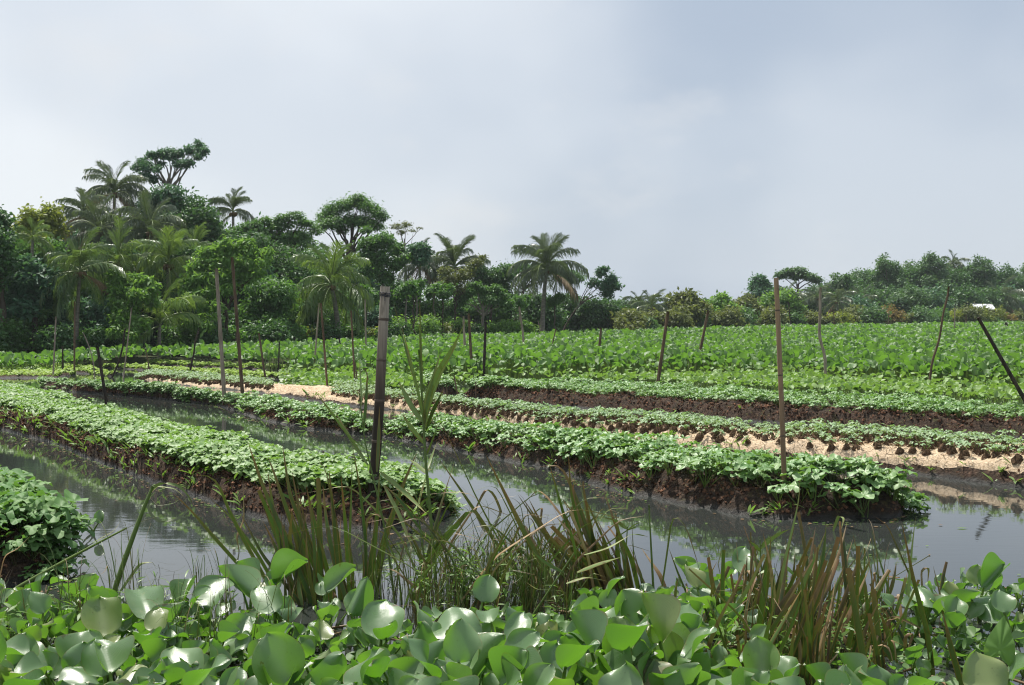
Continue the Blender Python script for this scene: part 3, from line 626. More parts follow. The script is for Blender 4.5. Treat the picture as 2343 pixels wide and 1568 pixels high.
# ------------------------------------------------------------------ trees
LEAFQ = (np.array([[0, 0, 0], [.45, -.26, .05], [1, 0, -.12], [.45, .26, .05]]), np.array([[0, 1, 2], [0, 2, 3]]), np.array([0, .5, 1, .5]))
def ground_z(x, y): return .12
def add_limb(m, p0, p1, r0, r1, r, n=7, wob=.08, ns=6):
    p0, p1 = np.asarray(p0, float), np.asarray(p1, float); L = np.linalg.norm(p1 - p0)
    mid = (p0 + p1) / 2 + r.normal(0, wob * L, 3) + [0, 0, .06 * L]; P = bez(p0, mid, p1, n); P[1:-1] += r.normal(0, .012 * L, (n - 2, 3))
    V, F, t = tube(P, np.linspace(r0, r1, n), ns); m.add(V, F, .5, t)
def crown_leaves(m, blobs, size, n, r, up=.7, squash=.75, elong=1.0, drop=0.0, hollow=.55, join=.26):
    B = np.array(blobs, float); wts = B[:, 3] ** 2; cnt = np.maximum(20, (n * wts / wts.sum()).astype(int))
    for (bx, by, bz, br), k in zip(B, cnt):
        d = r.normal(0, 1, (k, 3)); d /= np.linalg.norm(d, axis=1)[:, None]
        rad = br * (hollow + (1 - hollow) * r.uniform(0, 1, k) ** .6) * (1 + .35 * vnoise(d[:, 0] * 2.6 + bx, d[:, 1] * 2.6 + d[:, 2] * 2 + bz, 3))
        # sub-clumps: pull leaves onto twig ends so that gaps open between them
        nt_ = max(6, k // 26); tw = r.normal(0, 1, (nt_, 3)); tw /= np.linalg.norm(tw, axis=1)[:, None]; tw *= (br * r.uniform(.5, 1.05, nt_))[:, None]
        P = d * rad[:, None]; j = r.integers(0, nt_, k); s = r.uniform(0, 1, k) < .68
        P[s] = tw[j[s]] + r.normal(0, br * .15 + size * .4, (int(s.sum()), 3))
        P[:, 2] *= squash; C = P + [bx, by, bz]
        if len(B) > 3:                   # leaves between the clumps join them into one ragged crown
            s2 = r.uniform(0, 1, k) < join; dd = np.linalg.norm(B[:, :3] - [bx, by, bz], axis=1); oth = np.argsort(dd)[1:4]; o2 = B[r.choice(oth, k)]; f2 = r.uniform(.2, .6, k)[:, None]
            mid = np.array([bx, by, bz]) * (1 - f2) + o2[:, :3] * f2; C[s2] = (mid + r.normal(0, br * .42, (k, 3)) * [1, 1, .8])[s2]
        nrm = d * .7 + r.normal(0, .45, (k, 3)); nrm[:, 2] += up
        dirv = d + r.normal(0, .6, (k, 3)); dirv[:, 2] -= drop
        nn = nrm / np.linalg.norm(nrm, axis=1)[:, None]; dx = dirv - (dirv * nn).sum(1)[:, None] * nn; dx /= np.linalg.norm(dx, axis=1)[:, None] + 1e-6
        R = np.stack([dx * elong, np.cross(nn, dx), nn], -1) * (size * r.uniform(.6, 1.3, k))[:, None, None]
        m.inst(LEAFQ, R, C, np.clip(r.normal(.5, .28, k) + .12 * vnoise(np.full(k, bx * 3), np.full(k, bz * 3)), 0, 1))
def tree(name, label, px, Y, blobs_px, leaf, size, n, bark_='bark_brown', tr=.07, base_px=None, group=None, cat='tree', lean=0, up=.7, squash=.75, elong=1.0, drop=0.0, seed=0, hollow=.55, limbs=True, fork=.45, depth_k=.8, skirt=.32):
    """blobs_px: (x, y, radius) in photo points, set at the tree's own distance with real depth"""
    r = np.random.default_rng(seed + int(px * 7) + n); k = Y / FPX
    bp = px if base_px is None else base_px; X0 = (bp - PW / 2) * k; z0 = ground_z(X0, Y); root = empty(name, (X0, Y, z0)); tag(root, label, cat, group)
    B = []
    rmax = max(b[2] for b in blobs_px); ymn = min(b[1] for b in blobs_px)
    for (bx, by, br) in blobs_px:
        p = D(bx, by, Y); B.append((p[0] - X0, r.normal(0, 1) * depth_k * rmax * k * .8 - skirt * max(0, by - ymn - 20) * k, p[2] - z0, br * k))
    m = MB(); c = np.average([b[:3] for b in B], axis=0, weights=[b[3] for b in B]); zlow = min(b[2] - b[3] * .5 for b in B)
    fk = np.array([c[0] * .5 + r.normal(0, .05), c[1] * .4, max(.15, zlow * (1 - fork) + c[2] * fork if limbs else c[2] * .8)])
    add_limb(m, (0, 0, -.3), fk, tr * 1.25, tr * .8, r, 9, .03, 8)
    for b_ in B: add_limb(m, fk * r.uniform(.75, 1.0) if limbs else fk, np.array(b_[:3]) + [0, 0, b_[3] * .1], tr * .55, tr * .12, r, 7, .10, 5)
    tk = m.build('trunk', MATS[bark_], root)
    m = MB(); crown_leaves(m, B, size, n, r, up, squash, elong, drop, hollow, .26 if hollow > .5 else .03); cr = m.build('crown', MATS[leaf], root); return root
def dome(x0, x1, ytop, ybot, n=9, seed=0, rel=.27):
    w_ = (x1 - x0) * .10; x0, x1, ybot, n = x0 - w_, x1 + w_, ybot + .12 * (ybot - ytop), n + 4
    r = np.random.default_rng(seed + int(x0 + ytop)); cx, cy, a, b_ = (x0 + x1) / 2, (ytop + ybot) / 2, (x1 - x0) / 2, (ybot - ytop) / 2; out = []; R = rel * min(a, b_) * 2 * .8
    for i in range(n):
        th = i * 2.4 + r.uniform(-.5, .5); q = math.sqrt((i + .5) / n); out.append((cx + (a - R * .8) * q * math.cos(th), cy + (b_ - R * .65) * q * math.sin(th), R * r.uniform(.75, 1.2)))
    return out
def flat(x0, x1, ytop, ybot, n=10, seed=0):
    r = np.random.default_rng(seed + int(x0 * 3 + ytop)); out = []
    for i in range(n):
        f = (i + .5) / n; x = x0 + (x1 - x0) * f; arch = 1 - (2 * f - 1) ** 2; y = ybot - (ybot - ytop) * (.25 + .7 * arch * r.uniform(.35, 1)); out.append((x, y, (x1 - x0) / n * r.uniform(.8, 1.25)))
    return out

# coconut palms: frond meshes of several ages, copied round each crown
def frond(seed, el, curl, droop, n=44):
    r = np.random.default_rng(seed); m = MB(); s = np.linspace(0, 1, 15); ang = el - curl * s ** 1.3
    ds = np.diff(s, prepend=0); P = np.c_[np.cumsum(np.cos(ang) * ds), np.cumsum(ds * r.normal(0, .05)), np.cumsum(np.sin(ang) * ds)]
    V, F, t = tube(P, np.linspace(.018, .004, 15), 4); m.add(V, F, .85, t, 1)
    for side in (-1, 1):
        q = np.linspace(.14, .995, n) + r.normal(0, .004, n); p = np.stack([np.interp(q, s, P[:, i]) for i in range(3)], -1)
        a = np.interp(q, s, ang); T = np.c_[np.cos(a), 0 * a, np.sin(a)]; U = np.c_[-np.sin(a), 0 * a, np.cos(a)]; S = np.array([[0, side, 0.0]])
        ll = .38 * np.sin(np.pi * (.12 + .80 * (q - .14) / .86)) ** .7 * r.uniform(.8, 1.1, n)
        dr = droop * r.uniform(.6, 1.3, n)
        up_ = np.maximum(0, np.sin(a))[:, None]; d1 = T * (.45 + .7 * up_) + S * (.75 - .3 * up_) + U * .25 + np.c_[0 * a, 0 * a, -dr * .75] + r.normal(0, .12, (n, 3)); d1 /= np.linalg.norm(d1, axis=1)[:, None]
        d2 = T * (.3 + .9 * up_) + S * .22 + np.c_[0 * a, 0 * a, -dr * 1.9] + r.normal(0, .12, (n, 3)); d2 /= np.linalg.norm(d2, axis=1)[:, None]
        w = .0105 * (T * .9 + U * .3); e1 = p + d1 * (ll * .5)[:, None]; e2 = e1 + d2 * (ll * .55)[:, None]
        W = np.stack([p - w, p + w, e1 - w, e1 + w, e2], 1); o_ = (np.arange(n) * 5)[:, None]
        m.add(W.reshape(-1, 3), np.concatenate([o_ + [0, 1, 3], o_ + [0, 3, 2], o_ + [2, 3, 4]]), np.repeat(np.clip(r.normal(.45, .25, n), 0, 1), 5), np.tile([0, 0, .5, .5, 1], n), 0)
    return m
FRONDS = {}
for nm in ('palm_green', 'palm_grey', 'palm_light', 'palm_dry'):
    FRONDS[nm] = [[frond(10 * c + j + len(nm), *cl).mesh('frond', [MATS[nm], MATS['stem_green']]) for j in range(3)] for c, cl in enumerate([(1.45, .75, .3), (1.15, 1.55, .7), (.8, 1.9, 1.0), (.35, 1.7, 1.15), (-.25, 1.1, 1.1)])]
def palm(label, cx, cy, Y, Lpx, mat='palm_green', nf=22, base_px=None, seed=0, ages=(.12, .22, .26, .24, .18), tr=.08, pale=False, cat='palm tree', group='coconut palms in the wood', sparse=0):
    r = np.random.default_rng(seed + int(cx)); k = Y / FPX; c = D(cx, cy, Y); bp = cx if base_px is None else base_px; X0 = (bp - PW / 2) * k; z0 = ground_z(X0, Y)
    root = empty('coconut_palm', (X0, Y, z0)); tag(root, label, cat, group); top = c - [X0, Y, z0]; L = Lpx * k * 1.3; nf = int(nf * 1.15)
    m = MB(); P = bez((0, 0, -.3), (top[0] * .15 + r.normal(0, .05), 0, top[2] * .55), top, 16); V, F, t = tube(P, np.linspace(tr * 1.25, tr * .75, 16) * (1 + .04 * np.cos(np.arange(16) * 3)), 9); m.add(V, F, .5, t); m.build('trunk', MATS['bark_palm'], root)
    cl = np.repeat(np.arange(5), np.maximum(1, (np.array(ages) * nf).round().astype(int)))
    for i, c_ in enumerate(cl):
        az = i * 2.399 + r.uniform(-.3, .3); f = link_mesh('frond', FRONDS['palm_dry' if c_ == 4 and r.uniform() < .3 else mat][c_][r.integers(3)], top + [0, 0, .04 * (2 - c_)], az, L * r.uniform(.85, 1.12) * (.85 if c_ == 0 else 1), root); f.rotation_euler = (r.normal(0, .16), r.normal(0, .14), az)
    if not sparse:
        m = MB()
        for i in range(5):
            a = i * 1.3; q = np.array([.13 * math.cos(a), .13 * math.sin(a), -.12 - .03 * (i % 2)]); u, v = np.meshgrid(np.linspace(0, np.pi, 6), np.arange(7) * 2 * np.pi / 7, indexing='ij'); S = np.stack([np.sin(u) * np.cos(v), np.sin(u) * np.sin(v), np.cos(u) * 1.2], -1).reshape(-1, 3) * .085
            m.add(S + q + top, grid_faces(6, 7, True), .5, .5)
        m.build('coconuts', MATS['stem_brown'], root)
    return root
def YF(px, d): return float(Yfar(px)) + d

GT = 'trees of the dark wood'
T = tree
T('broadleaf_tree', 'dark tree with a thick bare trunk at the field edge, cut by the picture side', 8, YF(8, 3), dome(-70, 42, 462, 660, 11), 'foliage_dark', .15, 9000, tr=.13, group=GT)
T('broadleaf_tree', 'yellow-green topped tree beside the dark tree at the picture side', 92, YF(92, 12), dome(35, 142, 462, 570, 9), 'foliage_yellow', .17, 7000, tr=.1, group=GT)
T('broadleaf_tree', 'mid green tree under the yellow-green crown', 85, YF(80, 8), dome(30, 150, 540, 660, 10), 'foliage_mid', .16, 7500, tr=.1, group=GT)
T('broadleaf_tree', 'rounded blue-green tree with whorled leaves standing low at the field edge', 82, YF(80, 3.5), dome(22, 140, 588, 720, 12), 'foliage_teal', .17, 9000, tr=.09, group=GT, elong=1.2)
T('emergent_tree', 'tallest tree, its open crown of separate leaf tufts rising clear above the wood', 385, YF(385, 20), [(312, 380, 12), (325, 372, 13), (342, 384, 14), (338, 404, 12), (352, 410, 11), (345, 354, 12), (362, 350, 12), (380, 348, 13), (392, 356, 12), (406, 350, 12), (408, 374, 8), (426, 378, 10), (440, 374, 9), (432, 344, 12), (446, 336, 12), (460, 342, 10), (456, 330, 8), (372, 390, 7), (360, 374, 9), (446, 356, 8)], 'foliage_teal', .14, 6200, bark_='bark_grey', tr=.09, squash=.8, hollow=.3, fork=.05, depth_k=1.3)
T('broadleaf_tree', 'dark tree directly beneath the tallest tree', 375, YF(375, 16), dome(322, 432, 420, 520, 9), 'foliage_teal', .17, 7500, group=GT)
T('broadleaf_tree', 'broad rounded dark tree beside the small palm top on the skyline', 445, YF(445, 15), dome(382, 506, 446, 590, 12), 'foliage_dark', .17, 9500, group=GT)
palm('tall grey-fronded palm standing highest of the palms, beside the tallest tree', 262, 440, YF(262, 16), 66, 'palm_grey', 24, seed=1)
palm('ragged grey palm half hidden just below the highest palm', 190, 492, YF(190, 14), 58, 'palm_grey', 20, seed=2)
palm('small palm top poking over the skyline between two round trees', 533, 485, YF(533, 18), 48, 'palm_grey', 16, seed=3, ages=(.25, .4, .25, .1, 0))
palm('wide grey palm with arching fronds in the middle of the wood below the tallest tree', 345, 528, YF(345, 11), 78, 'palm_grey', 24, seed=4)
palm('grey palm between the ragged palm and the hanging-frond palm', 225, 528, YF(225, 12), 66, 'palm_grey', 20, seed=5)
palm('coconut palm with long hanging lower fronds over the pale tall stake', 183, 620, YF(183, 2.5), 84, 'palm_green', 22, base_px=172, seed=6, ages=(.1, .16, .22, .26, .3), tr=.06)
palm('coconut palm with glossy arched fronds behind the hanging-frond palm', 272, 600, YF(272, 6), 78, 'palm_light', 22, seed=7)
palm('coconut palm with light erect spears behind the bright leafy shrub tree', 385, 603, YF(385, 5), 80, 'palm_light', 22, seed=8, ages=(.22, .25, .25, .2, .08))
palm('low stemless young palm arching beside the bright leafy shrub tree', 366, 740, YF(366, 1.8), 100, 'palm_light', 11, seed=9, ages=(.2, .45, .35, 0, 0), sparse=1, tr=.06)
palm('young palm with erect spears between wood and paired tall stakes', 445, 585, YF(445, 8), 58, 'palm_light', 14, seed=10, ages=(.4, .35, .25, 0, 0), sparse=1)
palm('slender small green palm under the yellow-green tree', 75, 548, YF(75, 7), 42, 'palm_light', 14, seed=11, ages=(.2, .3, .3, .2, 0), tr=.06, sparse=1)
palm('palm half out of the picture at the edge of the wood', -5, 640, YF(0, 5), 60, 'palm_green', 16, seed=12)
T('leafy_tree', 'bright green drooping-leaved tree behind the paired tall stakes', 520, YF(520, 2.5), [(478, 578, 17), (500, 570, 17), (525, 574, 17), (552, 566, 17), (575, 576, 16), (598, 584, 13), (470, 605, 17), (495, 602, 18), (520, 600, 18), (548, 602, 18), (575, 605, 14), (460, 640, 16), (488, 636, 18), (515, 634, 18), (470, 675, 15), (500, 668, 16), (535, 660, 15), (485, 705, 13), (515, 700, 12), (470, 735, 12), (500, 745, 12), (448, 655, 10), (440, 612, 8), (428, 640, 7), (618, 572, 9), (610, 600, 9), (600, 625, 9), (560, 630, 12), (540, 640, 12), (455, 572, 9), (580, 640, 9), (430, 668, 7), (520, 556, 9), (570, 554, 9)], 'foliage_bright', .15, 9000, tr=.06, elong=1.25, drop=.7, up=.4, group=GT, skirt=.62)
T('leafy_tree', 'bright low shrub tree with drooping leaves between two palms at the field edge', 300, YF(300, 1.6), [(262, 632, 12), (282, 640, 15), (305, 640, 16), (330, 645, 15), (350, 655, 11), (270, 662, 13), (298, 668, 16), (326, 676, 15), (350, 690, 12), (280, 695, 13), (308, 705, 15), (285, 728, 14), (315, 735, 15), (290, 758, 14), (325, 765, 14), (345, 740, 11)], 'foliage_bright', .14, 8000, tr=.05, elong=1.2, drop=.6, up=.4, group=GT, skirt=.62)
T('rain_tree', 'wide flat-topped rain tree with spreading limbs beside the round skyline trees', 615, YF(615, 15), flat(540, 728, 476, 550, 13) + flat(560, 720, 505, 590, 9, 3), 'foliage_mid', .12, 12000, tr=.13, base_px=600, squash=.55, up=1.1, fork=-.3, group=GT)
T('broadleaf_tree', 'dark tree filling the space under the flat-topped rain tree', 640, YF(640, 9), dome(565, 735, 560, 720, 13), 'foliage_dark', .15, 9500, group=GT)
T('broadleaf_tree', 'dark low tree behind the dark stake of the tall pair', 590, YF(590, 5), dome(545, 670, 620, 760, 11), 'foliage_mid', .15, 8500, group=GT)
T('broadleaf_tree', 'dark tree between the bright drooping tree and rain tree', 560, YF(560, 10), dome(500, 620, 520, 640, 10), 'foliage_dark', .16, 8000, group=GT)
T('rain_tree', 'tall rain tree with layered feathery crown and visible forked limbs', 800, YF(800, 14), [(740, 495, 22), (762, 480, 24), (790, 468, 24), (820, 462, 24), (845, 475, 22), (868, 490, 18), (735, 520, 15), (765, 512, 24), (800, 505, 26), (835, 508, 24), (862, 520, 16), (880, 500, 12), (820, 452, 14), (845, 530, 14), (780, 525, 16)], 'foliage_mid', .12, 14000, tr=.11, base_px=792, squash=.55, up=1.1, fork=-.55, group=GT, depth_k=1.2)
T('broadleaf_tree', 'clumpy dark tree with sunlit tufts below the layered rain tree', 872, YF(872, 9), [(845, 560, 22), (880, 552, 22), (905, 570, 18), (835, 590, 20), (870, 592, 22), (905, 605, 18), (850, 620, 18), (885, 635, 18), (925, 590, 12)], 'foliage_mid', .16, 8500, bark_='bark_grey', tr=.06, hollow=.35, group=GT)
T('sparse_tree', 'thin sparse tree with nearly bare twigs on the skyline past the rain tree', 925, YF(925, 16), [(905, 518, 12), (930, 512, 12), (915, 532, 10), (945, 528, 6), (962, 522, 5)], 'foliage_olive', .10, 900, bark_='bark_grey', tr=.045, squash=.5, fork=-.6)
T('slender_tree', 'slender tree with one dark tuft in front of a grey palm', 960, YF(960, 6), [(945, 575, 16), (965, 570, 16), (960, 592, 16), (975, 585, 10)], 'foliage_teal', .16, 2600, bark_='bark_grey', tr=.035, base_px=950, fork=.3)
palm('grey palm with hanging fronds behind the slender tufted tree', 960, 606, YF(960, 14), 52, 'palm_grey', 18, seed=14, ages=(.05, .15, .2, .3, .3))
palm('big coconut palm in front of the rain tree with fronds radiating low and wide', 757, 652, YF(757, 2.5), 92, 'palm_light', 26, base_px=776, seed=15, ages=(.22, .15, .18, .25, .2), tr=.1)
palm('windswept grey-green palm against the sky beside the slender tufted tree', 1040, 612, YF(1040, 12), 72, 'palm_grey', 22, seed=16, ages=(.25, .25, .2, .2, .1))
palm('large coconut palm standing clear against the sky with a curved white trunk', 1250, 618, YF(1250, 3), 80, 'palm_grey', 27, base_px=1240, seed=17, ages=(.2, .22, .2, .24, .14), tr=.11)
T('olive_tree', 'thin olive-green feathery tree in front of the windswept palm', 1040, YF(1040, 5), [(1005, 655, 16), (1035, 640, 18), (1065, 628, 18), (1090, 600, 14), (1020, 620, 14), (1050, 665, 16), (1105, 588, 8)], 'foliage_olive', .12, 3800, tr=.045, squash=.6, fork=-.2)
T('broadleaf_tree', 'dark glossy tree between the windswept palm and the large palm', 1120, YF(1120, 10), dome(1075, 1175, 592, 700, 10), 'foliage_dark', .17, 7500, group=GT)
T('spreading_tree', 'low spreading tree with a pale forked trunk in front of the dark glossy tree', 1095, YF(1095, 4), flat(1040, 1165, 645, 720, 10, 2), 'foliage_mid', .13, 8000, bark_='bark_grey', tr=.07, base_px=1102, squash=.6, up=1.0, fork=-.1)
T('rain_tree', 'flat feathery tree behind the large white-trunked palm', 1170, YF(1170, 14), flat(1120, 1330, 588, 660, 12, 4), 'foliage_mid', .13, 8000, tr=.08, squash=.5, up=1.1, fork=-.3, group=GT)
T('sparse_tree', 'open tree of loose leaf tufts beside the large white-trunked palm', 1385, YF(1385, 8), [(1372, 625, 9), (1380, 608 + 8, 9), (1398, 640, 13), (1385, 655, 13), (1362, 645, 10), (1408, 655, 10), (1352, 650, 6), (1390, 672, 10)], 'foliage_teal', .19, 2600, tr=.05, base_px=1275, hollow=.3, fork=-.4)
for i, (x0, x1, yt, yb, lb) in enumerate([(1180, 1280, 665, 760, 'dark dense tree right behind the curved white palm trunk'), (1262, 1350, 668, 762, 'dark dense tree under the loose leaf tufts'), (1330, 1425, 672, 758, 'dark dense tree below the open tufted tree'), (1395, 1470, 684, 752, 'last dark tree where the wood drops to the low scrub'), (860, 950, 640, 740, 'dense dark tree behind the thick bamboo post top'), (940, 1040, 680, 755, 'mid green tree behind the row of thin young trunks')]):
    T('broadleaf_tree', lb, (x0 + x1) / 2, YF((x0 + x1) / 2, 9 + i % 2 * 4), dome(x0, x1, yt, yb, 11, i), 'foliage_dark' if i < 5 else 'foliage_mid', .20, 7000, group=GT)
T('round_bush', 'round bright bush at the field edge beside the curved white palm trunk', 1170, YF(1170, 2), dome(1118, 1222, 730, 772, 10, rel=.45), 'foliage_bright', .13, 5000, cat='bush', tr=.03)
# young trunks
for i, (x, yt, yb, bl, lab) in enumerate([(925, 655, 770, [(918, 668, 13), (935, 655, 14)], 'thin young tree nearest the thick bamboo post'), (948, 640, 770, [(945, 660, 14), (958, 648, 10)], 'thin crooked young tree under the slender tufted tree'), (992, 650, 768, [(985, 668, 14), (1003, 660, 12)], 'thin young tree with a straight dark stem before the windswept palm'), (1012, 655, 768, [(1015, 672, 13), (1024, 660, 10)], 'paired thin young tree beside the straight dark stem'), (820, 660, 775, [(815, 672, 16), (835, 665, 12)], 'grey-stemmed young tree beside the big low palm'), (835, 690, 775, [(842, 690, 14), (855, 680, 12)], 'thin brown-stemmed young tree between the big low palm and bamboo post'), (1190, 690, 765, [(1185, 690, 14), (1200, 684, 10)], 'thin tree with a pale stem before the white palm trunk'), (1262, 690, 765, [(1265, 690, 12), (1280, 680, 12)], 'reddish leaning stem beside the curved white palm trunk')]):
    T('young_tree', lab, x, YF(x, 2.2 + .5 * (i % 3)), bl, 'foliage_mid', .14, 1500, bark_=['bark_grey', 'bark_brown'][i % 2], tr=.035, group='thin young trees at the field edge')
for i, (x, yt) in enumerate([(-40, 650), (45, 668), (120, 690), (210, 668), (255, 690), (405, 672), (455, 690), (600, 668), (650, 690), (700, 680), (560, 700), (340, 668), (500, 708), (745, 700), (790, 700), (850, 690)]):
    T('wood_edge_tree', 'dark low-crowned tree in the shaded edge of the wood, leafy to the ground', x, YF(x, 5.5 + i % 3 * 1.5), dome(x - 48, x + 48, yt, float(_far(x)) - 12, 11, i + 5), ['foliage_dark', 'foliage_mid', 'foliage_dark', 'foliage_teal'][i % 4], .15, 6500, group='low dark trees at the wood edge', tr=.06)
# shrubs at the foot of the wood
r = np.random.default_rng(77)
shr = [(-40, 700), (25, 735), (70, 740), (125, 745), (170, 752), (215, 748), (250, 755), (400, 740), (440, 730), (480, 742), (530, 750), (575, 740), (625, 735), (665, 745), (705, 750), (745, 742), (800, 735), (850, 748), (900, 740)]
for i, (x, yt) in enumerate(shr):
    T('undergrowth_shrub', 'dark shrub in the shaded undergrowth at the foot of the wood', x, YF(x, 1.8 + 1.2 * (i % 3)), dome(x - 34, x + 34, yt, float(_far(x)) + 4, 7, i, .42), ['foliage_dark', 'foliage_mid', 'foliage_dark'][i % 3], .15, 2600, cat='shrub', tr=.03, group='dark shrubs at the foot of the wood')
for i, (x, yt, f) in enumerate([(700, 752, 'foliage_yellow'), (905, 720, 'foliage_bright'), (945, 735, 'foliage_yellow'), (975, 715, 'foliage_bright'), (1005, 738, 'foliage_olive'), (1045, 720, 'foliage_bright'), (880, 742, 'foliage_yellow'), (1085, 745, 'foliage_dark')]):
    T('sunlit_shrub', 'sunlit yellow-green shrub among the thin young trunks', x, YF(x, 3 + i % 3), dome(x - 30, x + 30, yt, float(_far(x)) + 3, 7, i, .42), f, .14, 2400, cat='shrub', tr=.02, group='sunlit shrubs among the young trunks')
# back row filling the wood
sky_l = lerp_tab([(-200, 500), (0, 520), (100, 540), (150, 500), (250, 490), (380, 470), (450, 475), (520, 498), (620, 502), (700, 528), (760, 570), (880, 590), (930, 660), (1000, 680), (1100, 640), (1180, 650), (1260, 680), (1350, 692), (1450, 700)])
for i, x in enumerate(range(-180, 1440, 52)):
    yt = float(sky_l(x)); 
    for q, (dy, dd) in enumerate(((0, 19), (75, 9))):
        if yt + dy > 690: continue
        T('forest_tree', 'dense dark tree filling the wood behind the palms' if q == 0 else 'dark tree in the middle depth of the wood behind the palms', x + 25 * q, YF(x, dd + r.uniform(-1.5, 2)), dome(x - 52 + 25 * q, x + 52 + 25 * q, yt + dy + r.uniform(-8, 10), min(760, yt + dy + 150), 9, i * 2 + q), ['foliage_dark', 'foliage_mid', 'foliage_dark', 'foliage_teal'][(i + q) % 4], .20, 4200, group='dense trees filling the wood')

# ------------------------------------------------------------------ the far scrub and wood on the other side
GF = 'pale green trees beyond the far field edge'
for i, (x0, x1, yt, yb, lab) in enumerate([(1522, 1608, 664, 738, 'pale green tree with twiggy top just past the gap in the woods'), (1604, 1684, 672, 740, 'pale yellow-green low tree second from the gap in the woods'), (1676, 1742, 676, 742, 'pale green tree left of the bamboo pole top'), (1736, 1832, 664, 742, 'pale green tree right behind the tan bamboo pole')]):
    T('scrub_tree', lab, (x0 + x1) / 2, YF((x0 + x1) / 2, 5 + i), dome(x0, x1, yt, yb, 12, i), 'foliage_bright' if i % 2 else 'foliage_olive', .28, 5500, bark_='bark_grey', tr=.08, group=GF)
T('cone_tree', 'blue-green upright tree standing at the near end of the far wood', 1742, YF(1742, 22), [(1740, 640, 14), (1730, 655, 14), (1752, 655, 14), (1738, 672, 18), (1755, 675, 16)], 'foliage_teal', .30, 3600, tr=.12)
T('umbrella_tree', 'flat umbrella tree above the top of the tan bamboo pole', 1820, YF(1820, 26), [(1790, 628, 11), (1808, 622, 12), (1828, 620, 13), (1848, 632, 11), (1868, 640, 10), (1818, 634, 9)], 'foliage_far', .28, 3600, tr=.11, squash=.55, up=1.1, fork=-.3)
sky_r = [(1775, 655, 40), (1830, 668, 44), (1885, 645, 45), (1925, 622, 40), (1960, 628, 42), (1990, 600, 44), (2030, 588, 40), (2060, 603, 40), (2095, 594, 42), (2130, 582, 40), (2170, 605, 44), (2205, 598, 40), (2240, 586, 40), (2285, 600, 40), (2325, 608, 42), (2370, 600, 44), (2420, 610, 44)]
for i, (x, yt, w) in enumerate(sky_r):
    T('forest_tree', 'dense green tree on the skyline of the far wood', x, YF(x, 24 + i % 3 * 4), (dome(x - w, x + w, yt, yt + 90, 10, i) if i % 3 else dome(x - w * .7, x + w * .7, yt - 4, yt + 40, 6, i + 9) + dome(x - w, x + w, yt + 18, yt + 95, 9, i)), ['foliage_far', 'foliage_dark', 'foliage_far'][i % 3], .28, 7000, tr=.12, squash=.8, up=.8, group='skyline trees of the far wood')
for i, (x, yt) in enumerate([(1810, 690), (1860, 688), (1905, 668), (1950, 668), (1990, 655), (2035, 650), (2080, 645), (2125, 650), (2165, 640), (2210, 648), (2262, 652), (2310, 645), (2360, 650), (1930, 700), (2010, 695), (2075, 690), (2150, 692)]):
    T('forest_tree', 'dark green tree in the middle of the far wood', x, YF(x, 14 + i % 3 * 3), dome(x - 44, x + 44, yt, 742, 14, i), ['foliage_far', 'foliage_dark', 'foliage_far', 'foliage_teal'][i % 4], .30, 6000, tr=.10, group='middle trees of the far wood')
for i, (x, y, L, lab) in enumerate([(1800, 690, 40, 'grey palm low behind the pale green trees'), (1915, 690, 38, 'grey palm with arched fronds in the lower far wood'), (1868, 682, 38, 'grey palm beside the crooked pale stake in the far wood'), (2150, 640, 34, 'grey palm in the heart of the far wood'), (2180, 598, 30, 'palm tip on the skyline of the far wood'), (2285, 690, 52, 'larger grey palm beside the white metal roof'), (1490, 705, 42, 'grey palm in the gap between the two woods'), (1462, 700, 36, 'smaller grey palm at the end of the near wood'), (1970, 700, 40, 'palm with pale ribs low in the far wood')]):
    palm(lab, x, y + (10 if i in (3, 4) else 0), YF(x, 30 if i in (3, 4) else 8 + i % 3 * 4), L, 'palm_grey', 18, seed=40 + i, group='palms of the far wood')
for i in range(26):
    x = 1440 + i * 37; f = ['foliage_olive', 'foliage_far', 'foliage_rust', 'foliage_olive', 'foliage_far', 'foliage_mid', 'foliage_yellow'][i % 7]
    if x < 1900: f = ['foliage_olive', 'foliage_far', 'foliage_olive'][i % 3]
    T('scrub_bush', 'straggly dry-toned bush along the far edge of the hyacinth field', x, YF(x, 2.5 + i % 3), dome(x - 30, x + 30, 710 + r.uniform(-16, 16), float(_far(x)) + 2, 7, i, .45), f, .26, 1900, cat='bush', tr=.03, group='bushes along the far field edge')
for i, (x, yt, yb) in enumerate([(1430, 706, 756), (1475, 712, 753), (1520, 715, 752)]):
    T('scrub_bush', 'grey-green bush in the gap between the woods', x, YF(x, 6), dome(x - 32, x + 32, yt, yb, 8, i, .4), 'foliage_olive', .22, 3000, cat='bush', tr=.03, group='bushes in the gap between the woods')
for i, x in enumerate(range(1420, 1780, 45)):
    T('forest_tree', 'hazy distant tree low on the horizon between the woods', x, YF(x, 60), dome(x - 34, x + 34, 690 - (x % 3) * 5, 735, 8, i), 'foliage_far', .5, 2200, tr=.15, group='distant trees on the horizon')
for i, (x, yt) in enumerate([(2238, 701), (2256, 699), (2285, 700), (2208, 704), (2247, 705)]):
    T('scrub_bush', 'tall yellowish bush in front of the white metal roof', x, YF(x, 4), dome(x - 16, x + 16, yt, 742, 6, i, .4), ['foliage_yellow', 'foliage_olive'][i % 2], .24, 1200, cat='bush', tr=.03, group='bushes before the white metal roof')
